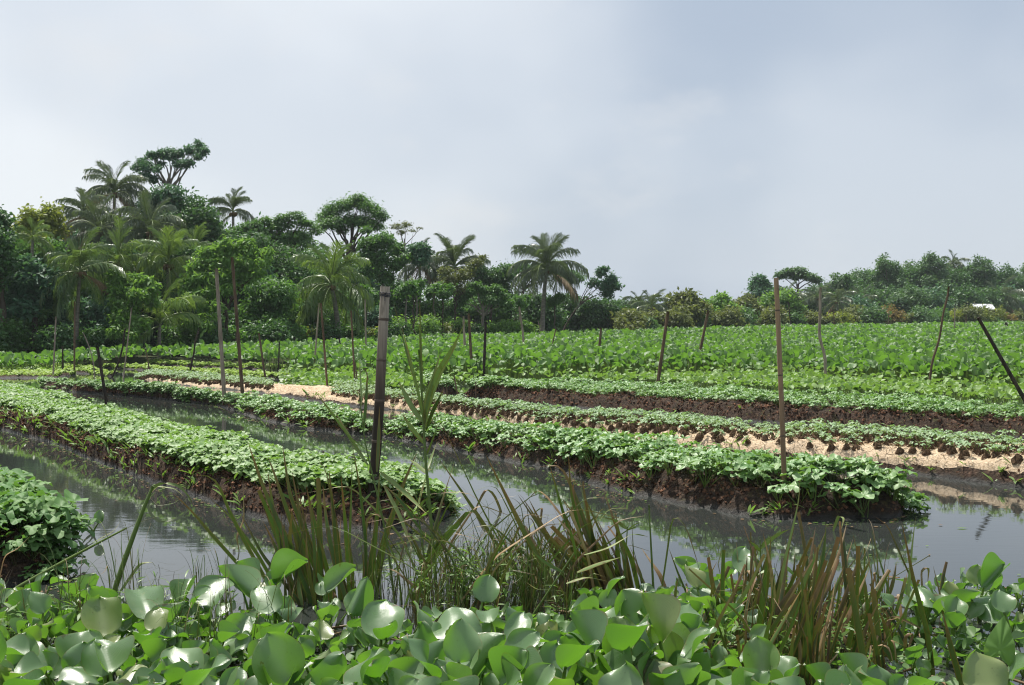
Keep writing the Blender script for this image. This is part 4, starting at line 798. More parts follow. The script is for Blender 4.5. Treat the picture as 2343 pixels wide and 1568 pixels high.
# the house whose metal roof glints through the trees
k = YF(2245, 9); p0, p1 = D(2230, 696, k), D(2262, 713, k); X0, X1 = p0[0], p1[0]; zt, zb = p0[2], D(2250, 722, k)[2]
root = empty('house', ((X0 + X1) / 2, k, .12)); tag(root, 'small house with a white metal roof glinting between the far trees', 'house'); hw = (X1 - X0) / 2; zr, ze = zt - .12, zb - .12
m = MB(); rows = np.linspace(-1, 1, 41)
for sgn in (-1, 1):
    V = []
    for u in rows:
        c = .03 * (1 if int(round((u + 1) * 20)) % 2 else -1); V += [(u * (hw + .3), 0, zr + c), (u * (hw + .3), sgn * 2.6, ze - .25 + c)]
    m.add(V, grid_faces(41, 2))
m.build('roof', MATS['roof_metal'], root, False)
def box(m, lo, hi):
    x0, y0, z0 = lo; x1, y1, z1 = hi; V = [(x, y, z) for x in (x0, x1) for y in (y0, y1) for z in (z0, z1)]; m.add(V, [(0, 1, 3), (0, 3, 2), (4, 6, 7), (4, 7, 5), (0, 4, 5), (0, 5, 1), (2, 3, 7), (2, 7, 6), (0, 2, 6), (0, 6, 4), (1, 5, 7), (1, 7, 3)])
m = MB(); box(m, (-hw, -2.2, -.1), (hw, 2.2, ze - .12)); m.build('wall', MATS['house_wall'], root, False)
m = MB(); box(m, (-.45, -2.26, -.1), (.45, -2.203, 1.7)); m.build('door', MATS['wood_dark'], root, False)
# ------------------------------------------------------------------ stakes and bamboo poles
def stake(label, top, bot, w, mat, zb=.03, bend=0.0, crook=0.0, name='wooden_stake', below=.35, seed=0, dy=0.0):
    r = np.random.default_rng(int(top[0] * 13 + top[1])); b0 = G(bot[0], bot[1], zb); t0 = D(top[0], top[1], b0[1] + dy); k = b0[1] / FPX
    root_z = b0 + (b0 - t0) / np.linalg.norm(b0 - t0) * below; n = 14; s = np.linspace(0, 1, n)[:, None]; P = root_z + (t0 - root_z) * s
    Lp = np.linalg.norm(t0 - b0); side = np.array([1, .3, 0]); P = P + side * (bend * Lp * np.sin(np.pi * s)) + crook * Lp * np.c_[vnoise(s[:, 0] * 4 + top[0], s[:, 0] * 0), vnoise(s[:, 0] * 4, s[:, 0] * 0 + 3), np.zeros(n)] * np.sin(np.pi * s) ** .5
    rad = w * k / 2 * np.linspace(1.1, .85, n) * (1 + r.normal(0, .05, n)); base = P[0].copy(); m = MB(); V, F, t = tube(P - base, rad, 8); m.add(V, F, .5, t)
    o = m.build(name, MATS[mat]); o.location = base; return tag(o, label, 'stake', 'stakes standing in the beds and field')
S = stake
FZ = .35
for a in [
    ('thin pale stake in front of the dark wood, slightly tilted, nearest the shaded edge', (128, 725), (123, 831), 4, 'wood_pale', FZ),
    ('short dark stake at the tip of a lime green bed', (143, 792), (144, 849), 4.5, 'wood_dark', .08),
    ('straight tall brown stake rising below the hanging palm fronds', (171, 690), (170, 853), 4.5, 'wood_brown', .05),
    ('dark leaning stake standing in the channel behind the bamboo post bed', (223, 794), (247, 942), 8, 'wood_dark', 0),
    ('thin bent twig stake among the hyacinths by the lime beds', (190, 761), (208, 832), 2.5, 'wood_pale', FZ, .08),
    ('dark crooked stake leaning the other way beside the straw bed end', (287, 752), (255, 861), 4.5, 'wood_dark', .03, .03, .06),
    ('very thin pale pole in front of the bright leafy shrub tree', (301, 705), (286, 833), 3, 'wood_pale', FZ),
    ('short thin stake leaning in the hyacinths right of the pale thin pole', (333, 799), (340, 836), 3, 'wood_brown', .25),
    ('dark crooked stake in the hyacinths by the low arching palm', (455, 752), (438, 839), 4.5, 'wood_dark', .2, -.03, .06),
    ('tall pale bamboo stake, lighter one of the tall pair', (495, 615), (512, 893), 9, 'wood_pale', .28),
    ('tall dark bamboo stake, darker and taller one of the pair', (531, 589), (554, 893), 8, 'wood_brown', .28),
    ('thin dark stick at the wood edge behind the tall pair of stakes', (540, 761), (539, 802), 3, 'wood_dark', FZ),
    ('brown stake tilted beside the tip of the longest lime bed', (592, 762), (607, 866), 5, 'wood_brown', .05),
    ('dark short upright stake in front of the tall hyacinths', (639, 782), (637, 842), 3.5, 'wood_dark', .12),
    ('tiny dark stub at the far edge of the hyacinths under the wood', (674, 771), (674, 796), 4, 'wood_dark', FZ),
    ('thin pale stake leaning against the big low palm outline', (730, 694), (718, 850), 4, 'wood_pale', .1),
    ('dark thin stake crossing the trunk of the big low palm', (734, 694), (748, 878), 5, 'wood_brown', .15),
    ('small dark leaning stick at the foot of the big low palm', (775, 772), (782, 808), 4, 'wood_dark', FZ),
    ('thin brown stake halfway between big low palm and thick bamboo post', (803, 711), (812, 882), 4.5, 'wood_brown', .1),
    ('thin grey stake close beside the thick bamboo post', (835, 685), (837, 804), 4, 'wood_pale', FZ),
    ('pale stake beside a brown and a black stake past the thick bamboo post', (1060, 724), (1064, 816), 6, 'wood_pale', FZ),
    ('brown stake in the middle of the three stakes past the thick bamboo post', (1072, 717), (1080, 860), 6.5, 'wood_brown', .1),
    ('blackish stake at the start of the red-banked bed', (1111, 736), (1106, 864), 6.5, 'wood_dark', .1),
    ('curved bleached stake under the large white-trunked palm', (1187, 702), (1197, 807), 5.5, 'wood_pale', FZ, .02, .03),
    ('thin leaning stick in the hyacinths under the large palm', (1272, 750), (1258, 812), 3, 'wood_brown', FZ),
    ('thin twig stake at the wood edge by the curved white trunk', (1231, 734), (1237, 770), 3, 'wood_pale', FZ),
    ('thick short brown stake alone in the middle of the hyacinth field', (1375, 750), (1369, 812), 6, 'wood_brown', FZ),
    ('thick leaning stake on the red-banked bed near the tan bamboo pole', (1528, 713), (1504, 880), 8, 'wood_brown', .3),
    ('leaning stake in the hyacinths in front of the pale green trees', (1620, 711), (1597, 825), 7, 'wood_brown', FZ),
    ('thin dark stick just past the top of the tan bamboo pole', (1803, 691), (1810, 760), 3, 'wood_dark', FZ),
    ('crooked bleached stake with a kink near its top', (1877, 658), (1889, 840), 7, 'wood_pale', FZ, -.03, .06),
    ('thin twig in the far field beside the bleached crooked stake', (1907, 707), (1908, 757), 2.5, 'wood_brown', FZ),
    ('thin brown twig at the far field edge under the far wood', (2033, 718), (2031, 756), 3, 'wood_brown', FZ),
    ('long dark crooked branch stake leaning in the hyacinths', (2170, 656), (2130, 853), 5.5, 'wood_brown', FZ, .01, .04),
    ('pale twig stake behind the long dark branch stake', (2184, 702), (2183, 762), 3, 'wood_pale', FZ),
    ('thin twig below the white metal roof', (2210, 720), (2209, 753), 2.5, 'wood_brown', FZ),
    ('thick dark pole leaning steeply out of the picture over the hyacinths', (2237, 727), (2352, 930), 9.5, 'wood_dark', .3),
    ('stubby black stake at the far field edge below the roof', (2301, 738), (2305, 757), 7, 'wood_dark', FZ),
    ('thin brown stick in the straw bed before the red bank, shortest of three', (1021, 880), (1024, 918), 3, 'wood_brown', .2),
    ('thin brown stick in the straw bed leaning before the red bank', (1038, 859), (1049, 914), 3.5, 'wood_brown', .2),
    ('thin brown stick upright on the straw bed under the red bank plants', (1088, 873), (1089, 910), 3, 'wood_brown', .2),
    ('little stick in the low weeds behind the thick bamboo post', (812, 828), (818, 879), 3, 'wood_brown', .1),
    ('little leaning stick in the low weeds touching the bamboo post outline', (835, 842), (844, 875), 2.5, 'wood_brown', .1)]:
    S(*a)
def bamboo_pole(label, pts, w, mat, zb, nodes, tie=False, below=.5):
    b0 = G(*pts[-1], zb); Y = b0[1]; k = Y / FPX; P = np.array([D(x, y, Y) for x, y in pts[::-1]]); P[0] = b0
    P = np.concatenate([[P[0] + (P[0] - P[1]) / np.linalg.norm(P[0] - P[1]) * below], P]); base = P[0].copy(); P -= base
    d = np.r_[0, np.cumsum(np.linalg.norm(np.diff(P, axis=0), axis=1))]; s = np.linspace(0, d[-1], 70); Q = np.stack([np.interp(s, d, P[:, i]) for i in range(3)], -1)
    for _ in range(6): Q[1:-1] = (Q[:-2] + Q[1:-1] * 2 + Q[2:]) / 4
    root = empty('bamboo_pole', base); tag(root, label, 'pole'); R = w * k / 2; rad = np.linspace(1.06, .95, 70) * R; nd = []
    for ny in nodes:
        zz = D(pts[0][0], ny, Y)[2] - base[2]; i = int(np.argmin(np.abs(Q[:, 2] - zz))); nd.append(i)
    m = MB(); V, F, t = tube(Q, rad, 20, cap=False); m.add(V, F, .5, t)
    T = (Q[-1] - Q[-2]) / np.linalg.norm(Q[-1] - Q[-2]); n = 20; ring = V[-n:]; inner = Q[-1] + (ring - Q[-1]) * .78; deep = inner - T * R * 2.2
    m.add(np.concatenate([ring, inner, deep, [deep.mean(0)]]), np.concatenate([grid_faces(3, n, True), np.stack([np.full(n, 3 * n), 2 * n + np.arange(n), 2 * n + (np.arange(n) + 1) % n], -1)]), .5, 1)
    m.build('culm', MATS[mat], root)
    for i in nd:
        m = MB(); T = Q[min(i + 1, 69)] - Q[max(i - 1, 0)]; T /= np.linalg.norm(T); h = np.array([-.55, -.2, .05, .25, .5]) * R * .55; rr = rad[i] * np.array([1.0, 1.045, 1.10, 1.05, 1.0])
        V, F, t = tube(Q[i] + T * h[:, None], rr, 20, cap=False); m.add(V, F, .5, t); m.build('node', MATS['bamboo_node'], root)
    if tie:
        tp = root; zz = D(pts[0][0], pts[0][1] + 22, Y)[2] - base[2]; i = int(np.argmin(np.abs(Q[:, 2] - zz))); c = Q[i]; m = MB()
        for dz, ph in ((0, 0), (.012, .4), (-.010, 1.0)):
            th = np.linspace(0, 2 * np.pi, 26) + ph; V, F, t = tube(np.c_[np.cos(th) * R * 1.08, np.sin(th) * R * 1.08, dz + .006 * np.sin(th * 2)] + c, .0035, 5); m.add(V, F)
        for a_, b_, c_ in ((.016, -.03, .02), (-.016, -.028, -.025), (.004, -.02, -.05), (.02, -.025, -.02)):
            V, F, t = tube(bez(c + [0, -R * 1.05, 0], c + [a_, -R * 1.25, c_ * .3 + .012], c + [a_ * 1.3, -R * 1.1 + b_ * .3, c_], 6), .0028, 5); m.add(V, F)
        m.build('wire_tie', MATS['wire'], tp)
bamboo_pole('thick weathered grey bamboo post with wire tied round its top', [(881, 656), (877, 740), (872, 830), (868, 920), (862, 1010), (855, 1090), (848, 1146)], 23, 'bamboo_grey', .165, [728, 825, 917, 1007, 1088], True)
bamboo_pole('slim tan bamboo pole rising from the rounded end of the longest bed', [(1775, 636), (1779, 720), (1783, 820), (1788, 930), (1792, 1050), (1795, 1130)], 11.5, 'bamboo_tan', .16, [714, 862, 1000])

# ------------------------------------------------------------------ foreground: water hyacinths
def hy_blade(seed, cup, curl, wave, asp=.52, nu=13, nv=13):
    r = np.random.default_rng(seed); v = np.linspace(0, 1, nv); u = np.linspace(-1, 1, nu)
    w = asp * (np.sin(np.pi * np.clip(.045 + .955 * v, 0, 1) ** .82) ** .55); w[-1] = .0; w[-2] *= .93; w[0] *= .55
    ph = r.uniform(0, 6.28, 3); sk = r.normal(0, .05); V, ed, uv = [], [], []
    for i in range(nv):
        for j in range(nu):
            x = u[j] * w[i]; y = v[i] + .035 * (1 - u[j] ** 2) * math.sin(np.pi * v[i]) * 0
            z = cup * x * x * 2.2 + curl * v[i] ** 2 + wave * abs(u[j]) ** 2 * math.sin(v[i] * 6.5 + ph[0] + u[j] * 1.3) + .02 * math.sin(u[j] * 4 + ph[1]) + .10 * (v[i] < .12) * (.12 - v[i]) * 2
            V.append((x + sk * v[i] ** 2, y, z)); ed.append(max(abs(u[j]) ** 3, v[i] ** 5)); uv.append((u[j] * .5, v[i], 0))
    return np.array(V), grid_faces(nv, nu)[:, ::-1], np.array(ed), np.array(uv)
# built with X = width, Y = length, Z = upper face
HB = [hy_blade(i, *a) for i, a in enumerate([(.35, -.12, .09), (.7, .10, .07), (-.3, -.28, .12), (1.0, -.08, .08), (.2, .15, .12), (.5, -.32, .09), (-.15, .05, .13), (1.3, .0, .05), (.3, -.18, .14, .44), (.7, .2, .09, .58)])]
HYM = [MATS['hyacinth_blade'], MATS['petiole']]
def hy_leaf_mesh(basep, tip, nrm, width, kind, root=(0, 0, 0), pr=.009, mats=None, seed=0, bow=.25):
    """one leaf: petiole tube from root to basep, blade from basep to tip facing nrm"""
    r = np.random.default_rng(seed); basep, tip, root, nrm = (np.asarray(q, float) for q in (basep, tip, root, nrm)); L = np.linalg.norm(tip - basep); yv = (tip - basep) / L
    nrm = nrm - yv * nrm.dot(yv); nrm /= np.linalg.norm(nrm); xv = np.cross(yv, nrm); V, F, ed, uv = HB[kind]; sx = width / (2 * np.max(np.abs(V[:, 0])))
    W = basep + V[:, :1] * sx * xv + V[:, 1:2] * L * yv + V[:, 2:3] * (L * .5 + width * .5) * nrm; m = MB(); m.add(W, F, r.uniform(0, 1), ed, 0)
    mid = (root + basep) / 2 + np.array([r.normal(0, .02), r.normal(0, .02), 0]) + (root - basep) * [bow, bow, 0]; end = basep + yv * L * .05
    P = bez(root, mid, end, 9); V2, F2, t2 = tube(P, pr * np.array([1.25, 1.5, 1.5, 1.3, 1.1, .95, .85, .75, .55]), 7); m.add(V2, F2, .5, t2, 1)
    me = m.mesh('leaf', mats or HYM); at = me.attributes.new('blade', 'FLOAT_VECTOR', 'POINT'); vv = np.zeros((len(me.vertices), 3), np.float32); vv[:len(uv)] = uv; at.data.foreach_set('vector', vv.ravel()); return me
LEAVES = []
r = np.random.default_rng(31)
for i in range(22):
    h, out, L = r.uniform(.14, .30), r.uniform(.05, .15), r.uniform(.13, .19); tl = r.uniform(.3, 1.35)      # tilt of the blade from flat to upright
    bp = np.array([out, 0, h]); dirv = np.array([math.cos(tl), r.normal(0, .25), math.sin(tl)]); LEAVES.append(hy_leaf_mesh(bp, bp + dirv / np.linalg.norm(dirv) * L, [-math.sin(tl), r.normal(0, .25), math.cos(tl)], L * r.uniform(.85, 1.1), i % 10, seed=i))
_edge = lerp_tab([(-400, 1362), (-100, 1365), (100, 1352), (200, 1362), (300, 1395), (400, 1408), (520, 1415), (700, 1420), (900, 1425), (1000, 1410), (1100, 1390), (1300, 1375), (1400, 1360), (1480, 1350), (1560, 1330), (1640, 1325), (1700, 1330), (1800, 1400), (1990, 1420), (2080, 1360), (2140, 1325), (2200, 1318), (2342, 1318), (2700, 1318)])
def Yedge(px): return depth_at(_edge(px), .10)
heroes = [  # blade centre, base, tip (photo points), width, blade kind, facing (x, up), special, label
    ((239, 1413), (247, 1458), (236, 1368), 96, 1, (0, .45), 0, 'rounded upright leaf beside the bent reed stalk'),
    ((354, 1361), (349, 1419), (312, 1318), 88, 5, (.15, .7), 0, 'pointed glossy leaf in front of the bent reed stalk base'),
    ((422, 1348), (416, 1384), (446, 1315), 46, 3, (-.5, .5), 0, 'narrow cupped leaf against the open water'),
    ((487, 1348), (463, 1389), (520, 1312), 90, 0, (-.2, .5), 0, 'broad grey-green leaf standing tall against the water'),
    ((549, 1318), (578, 1366), (500, 1295), 62, 3, (.5, .2), 1, 'folded leaf showing its bright underside left of the reed clump'),
    ((185, 1510), (185, 1556), (190, 1466), 104, 4, (.0, .15), 1, 'wide leaf glowing yellow-green with light behind it'),
    ((429, 1510), (434, 1566), (396, 1468), 98, 0, (.2, .6), 0, 'broad pale-sheened leaf low down beside the folded leaves'),
    ((32, 1481), (50, 1530), (70, 1440), 110, 2, (.3, .8), 0, 'large shiny leaf cut by the picture corner'),
    ((390, 1442), (350, 1466), (435, 1440), 70, 0, (.1, .9), 0, 'leaf lying nearly flat below the pointed glossy leaf'),
    ((875, 1412), (872, 1464), (884, 1364), 104, 0, (0, .5), 0, 'round upright leaf with a dark stripe of shadow under the bamboo post'),
    ((1039, 1416), (1042, 1472), (1054, 1366), 126, 2, (0, .62), 0, 'largest leaf, diamond shaped and gleaming, below the tall reed'),
    ((661, 1307), (628, 1338), (706, 1282), 56, 7, (-.3, .3), 0, 'leaf folded lengthwise at the foot of the left reed clump'),
    ((763, 1325), (745, 1355), (815, 1306), 48, 1, (0, .9), 0, 'flat-lying leaf among the reed blades'),
    ((810, 1358), (800, 1408), (838, 1318), 52, 7, (-.4, .2), 1, 'upright pointed folded leaf next to the round striped leaf'),
    ((1086, 1500), (1070, 1556), (1150, 1448), 84, 3, (-.2, .25), 1, 'big bright green curled leaf lit through below the gleaming diamond leaf'),
    ((995, 1503), (998, 1553), (1020, 1460), 78, 3, (.3, .3), 1, 'cupped dark leaf under the gleaming diamond leaf'),
    ((628, 1529), (612, 1562), (640, 1502), 70, 2, (0, .8), 0, 'shiny leaf at the lower picture edge under the left reed clump'),
    ((614, 1362), (630, 1402), (586, 1335), 70, 0, (0, .4), 0, 'dull grey-green upright leaf behind the pale small leaf'),
    ((668, 1387), (630, 1402), (700, 1372), 44, 2, (0, 1.2), 0, 'pale silvery leaf lying flat before the left reed clump'),
    ((1180, 1434), (1172, 1482), (1200, 1392), 62, 0, (0, .5), 0, 'pale upright leaf standing below the tangle of weeds'),
    ((1448, 1400), (1482, 1448), (1422, 1350), 104, 6, (.1, .0), 1, 'tall leaf lit through from behind, above a shiny one'),
    ((1432, 1452), (1424, 1496), (1418, 1408), 104, 2, (0, .7), 0, 'shiny diamond leaf in front of the tall back-lit leaf'),
    ((1552, 1419), (1536, 1462), (1580, 1372), 102, 0, (0, .55), 0, 'broad silvery upright leaf topping a pair near the second reed clump'),
    ((1568, 1481), (1535, 1512), (1615, 1440), 94, 5, (0, .75), 0, 'broad silvery leaf, lower of a pair near the second reed clump'),
    ((1292, 1526), (1290, 1575), (1280, 1475), 112, 1, (0, .55), 0, 'large cupped leaf with a fallen grass blade across it'),
    ((1500, 1538), (1520, 1585), (1470, 1500), 104, 6, (0, .6), 2, 'dull olive worn leaf with brown scars'),
    ((1395, 1540), (1430, 1570), (1370, 1500), 70, 7, (.2, .6), 0, 'pointed leaf beside the worn olive one'),
    ((1697, 1275), (1698, 1312), (1706, 1246), 58, 0, (0, .45), 0, 'upright leaf standing alone above the right reed clump against the water'),
    ((1224, 1552), (1190, 1590), (1270, 1515), 90, 2, (0, .9), 0, 'leaf with white sheen at the lower edge beside the large cupped leaf'),
    ((2136, 1361), (2128, 1392), (2112, 1330), 62, 2, (.2, .6), 0, 'rounded leaf just past the cut reed stubs'),
    ((2272, 1312), (2248, 1345), (2300, 1290), 52, 7, (-.3, .4), 0, 'dark curled leaf raised highest at the water corner'),
    ((2293, 1374), (2296, 1402), (2288, 1345), 56, 0, (0, .3), 0, 'round dark leaf below the raised curled one'),
    ((2240, 1360), (2222, 1375), (2290, 1350), 34, 2, (0, 1.1), 0, 'flat pale leaf under the raised curled one'),
    ((2262, 1530), (2275, 1580), (2230, 1490), 104, 6, (-.1, .3), 0, 'large plain leaf in the lower picture corner'),
    ((2181, 1393), (2175, 1418), (2190, 1368), 54, 1, (0, .4), 0, 'small cupped leaf between stubs and the round dark leaf'),
    ((760, 1545), (720, 1600), (790, 1500), 90, 4, (.1, .3), 1, 'bright leaf at the lower edge beneath the folded pointed leaf'),
    ((930, 1560), (930, 1610), (950, 1515), 100, 5, (0, .8), 0, 'shiny wide leaf at the lower edge below the cupped dark leaf')]
hero_xy = []
for i, (c, bp, tp, w, kd, (fx, up), sp_, lab) in enumerate(heroes):
    zb = .20; B0 = G(bp[0], bp[1], zb)
    if B0[1] < 4.0: B0 = D(bp[0], bp[1], 4.15)
    Y = B0[1]; k = Y / FPX; ln = math.hypot(tp[0] - bp[0], tp[1] - bp[1]) * k
    slope = .35 + up * 1.05 if sp_ != 1 else .25; T0 = D(tp[0], tp[1], Y + ln * slope); hero_xy.append(B0[:2])
    rt = np.array([B0[0] + r.normal(0, .03), B0[1] + r.uniform(.02, .1), 0.0]); root = empty('water_hyacinth', rt)
    tag(root, 'hyacinth with a ' + lab, 'water plant', 'water hyacinths at the near shore')
    nrm = np.array([fx, -1.0, .6 + up])
    if sp_ == 1: nrm = np.array([-fx, .9, .55])                    # upper face turned away: the lit-through underside shows
    mats = [MATS['hyacinth_old'], MATS['petiole']] if sp_ == 2 else HYM
    me = hy_leaf_mesh(B0 - rt, T0 - rt, nrm, w * k, kd, seed=i + 60, mats=mats); link_mesh('leaf', me, parent=root)
    for q in range(r.integers(2, 5)):
        link_mesh('leaf', LEAVES[r.integers(22)], (0, 0, 0), r.uniform(0, 6.28), r.uniform(.5, .8), root)
hero_xy = np.array(hero_xy)
# plants filling the mat
pts = []; tries = 0
while len(pts) < 215 and tries < 20000:
    tries += 1; px = r.uniform(-230, PW + 230); ye = float(Yedge(px)); Y = 3.75 + (ye - 3.75) * r.uniform(0, 1) ** .8; p = np.array([(px - PW / 2) / FPX * Y, Y])
    if 1700 < px < 2080 and Y > 4.7: continue
    if 880 < px < 1330 and Y > 5.2 and r.uniform() < .75: continue
    if all(np.hypot(*(p - q)) > .13 for q in pts): pts.append(p)
for p in pts:
    px = PX(*p); ye = float(Yedge(px)); s = r.uniform(.58, .98) * (1.22 if p[1] < 4.8 else 1.0 if p[1] < ye - .6 else .8)
    if px > 2080: s *= .68
    if px < 330 and p[1] > 5: s *= .9
    root = empty('water_hyacinth', (p[0], p[1], -.01)); lab = 'low water hyacinth in the crowded mat at the near shore' if px < 2080 else 'small-leaved water hyacinth in the floating mat past the reed stubs'
    tag(root, lab, 'water plant', 'water hyacinths at the near shore'); n = r.integers(5, 9); a0 = r.uniform(0, 6.28)
    for q in range(n):
        o = link_mesh('leaf', LEAVES[r.integers(22)], (0, 0, 0), a0 + q * 2.4 + r.uniform(-.3, .3), s * r.uniform(.6, 1.1) * (1 - .04 * q), root); o.rotation_euler = (r.normal(0, .12), r.normal(0, .12), o.rotation_euler[2])
root = empty('water_hyacinth', G(212, 1222, 0)); tag(root, 'lone water hyacinth sprout with one round leaf mirrored in the still channel', 'water plant')
for (bp, tp, w, kd) in (((226, 1197), (229, 1166), 24, 0), ((197, 1200), (195, 1180), 13, 1), ((186, 1195), (183, 1172), 11, 3)):
    Y = root.location[1]; b0, t0 = D(*bp, Y), D(*tp, Y + .03); link_mesh('leaf', hy_leaf_mesh(b0 - np.array(root.location), t0 - np.array(root.location), (0.1, -1, .4), w * Y / FPX, kd, pr=.006, seed=kd), parent=root)
# floating bits under the mat: fallen stalks
m = MB()
for i in range(420):
    px = r.uniform(-100, PW + 100); Y = r.uniform(3.9, float(Yedge(px)) + .05); a = r.uniform(0, 6.28); L = r.uniform(.05, .3); p = np.array([(px - PW / 2) / FPX * Y, Y, r.uniform(.005, .06)])
    V, F, t = tube(bez(p, p + [L * .5 * math.cos(a), L * .5 * math.sin(a), r.uniform(-.01, .05)], p + [L * math.cos(a), L * math.sin(a), r.uniform(-.03, .05)], 5), r.uniform(.002, .007), 5); m.add(V, F, r.uniform(), t)
tag(m.build('dead_stalks', MATS['blade_dry']), kind='stuff')
m = MB(); n = 1500; px = r.uniform(-150, PW + 150, n); Y = 3.7 + (Yedge(px) - 3.7) * r.uniform(0, 1.0, n)
m.inst(SPN[0], frames(np.c_[r.normal(0, .5, (n, 2)), np.ones(n)], r.uniform(0, 6.28, n)) * r.uniform(.03, .085, n)[:, None, None], np.c_[(px - PW / 2) / FPX * Y, Y, r.uniform(.01, .10, n)], r.uniform(0, 1, n)); tag(m.build('small_leaves', MATS['hyacinth_field']), kind='stuff')

# ------------------------------------------------------------------ reeds: every blade is a part of its clump
def blade_mesh(P, w, prof='tip', facing=None, var=.5, fold=.25, tw=0.0):
    P = np.asarray(P, float); n = len(P); T = np.gradient(P, axis=0); T /= np.linalg.norm(T, axis=1)[:, None]; s = np.linspace(0, 1, n)
    a = np.array([1.0, 0, 0]) if facing is None else np.asarray(facing, float); a = a - T * (T @ a)[:, None]; a /= np.linalg.norm(a, axis=1)[:, None]; nn = np.cross(T, a)
    if tw: c, q = np.cos(tw * s)[:, None], np.sin(tw * s)[:, None]; a, nn = a * c + nn * q, nn * c - a * q
    ww = w / 2 * (np.clip((1 - s) / .5, 0, 1) ** .75 if prof == 'tip' else (1.1 - .45 * s) if prof == 'cut' else np.clip(np.minimum((1 - s) / .4, .45 + s / .3), 0, 1)); ww = np.maximum(ww, w * .02)
    V = np.concatenate([P - a * ww[:, None], P - nn * (ww * fold)[:, None], P + a * ww[:, None]]); i = np.arange(n - 1)
    F = np.concatenate([np.stack([i, i + 1, n + i + 1], -1), np.stack([i, n + i + 1, n + i], -1), np.stack([n + i, n + i + 1, 2 * n + i + 1], -1), np.stack([n + i, 2 * n + i + 1, 2 * n + i], -1)])
    m = MB(); m.add(V, F, var, np.tile(s, 3)); ac = np.repeat([-1.0, 0, 1.0], n).astype(np.float32); b0 = m.build
    def build(*a_, **k_):
        o = b0(*a_, **k_); o.data.attributes.new('across', 'FLOAT', 'POINT').data.foreach_set('value', ac); return o
    m.build = build; return m
class Clump:
    def __init__(s, name, label, base_px, zb=.02, cat='reeds', seed=0):
        s.o = G(base_px[0], base_px[1], zb); s.root = empty(name, s.o); tag(s.root, label, cat); s.r = np.random.default_rng(seed)
    def world(s, p, Y): return D(p[0], p[1], Y) - s.o
    def blade(s, pts, w, mat='blade_green', prof='tip', dy=0.0, dyt=None, nm='blade', tw=0.0, fold=.3):
        """pts: photo points from tip to base; the base stands on the water, the tip leans by dyt"""
        r = s.r; b_ = G(*pts[-1], .0) if pts[-1][1] < 1600 else D(pts[-1][0], pts[-1][1], 4.3); Y0 = b_[1] + dy; dyt = r.normal(0, .12) if dyt is None else dyt; q = pts[::-1]
        L = np.r_[0, np.cumsum([math.hypot(q[i + 1][0] - q[i][0], q[i + 1][1] - q[i][1]) for i in range(len(q) - 1)])]; n = 18; t = np.linspace(0, 1, n)
        if len(q) == 2:
            bow = r.normal(0, .035) * L[-1]; x = np.interp(t * L[-1], L, [p[0] for p in q]) + bow * np.sin(np.pi * t); y = np.interp(t * L[-1], L, [p[1] for p in q])
        else:
            x, y = np.interp(t * L[-1], L, [p[0] for p in q]), np.interp(t * L[-1], L, [p[1] for p in q])
            for _ in range(1): x[1:-1] = (x[:-2] + 2 * x[1:-1] + x[2:]) / 4; y[1:-1] = (y[:-2] + 2 * y[1:-1] + y[2:]) / 4
        P = np.array([D(a, b__, Y0 + dyt * tt_ ** 1.3) for a, b__, tt_ in zip(x, y, t)]) - s.o; P[0, 2] = min(P[0, 2], .02) - .04
        m = blade_mesh(P, w * Y0 / FPX, prof, (1, r.normal(0, .8), 0), r.uniform(0, 1), fold, tw or r.normal(0, .5)); o = m.build(nm, MATS[mat], s.root); return o
    def stem(s, pts, w, mat='stem_green', dyt=0.0, nm='stem'):
        b_ = G(*pts[-1], .0) if pts[-1][1] < 1600 else D(pts[-1][0], pts[-1][1], 4.3); q = pts[::-1]; n = 16; t = np.linspace(0, 1, n); tk = np.linspace(0, 1, len(q))
        P = np.array([D(np.interp(a, tk, [p[0] for p in q]), np.interp(a, tk, [p[1] for p in q]), b_[1] + dyt * a) for a in t]) - s.o; P[0, 2] -= .04
        for _ in range(3): P[1:-1] = (P[:-2] + 2 * P[1:-1] + P[2:]) / 4
        m = MB(); V, F, tt_ = tube(P, w * b_[1] / FPX / 2 * np.linspace(1.1, .5, n), 7); m.add(V, F, .5, tt_); m.build(nm, MATS[mat], s.root); return P

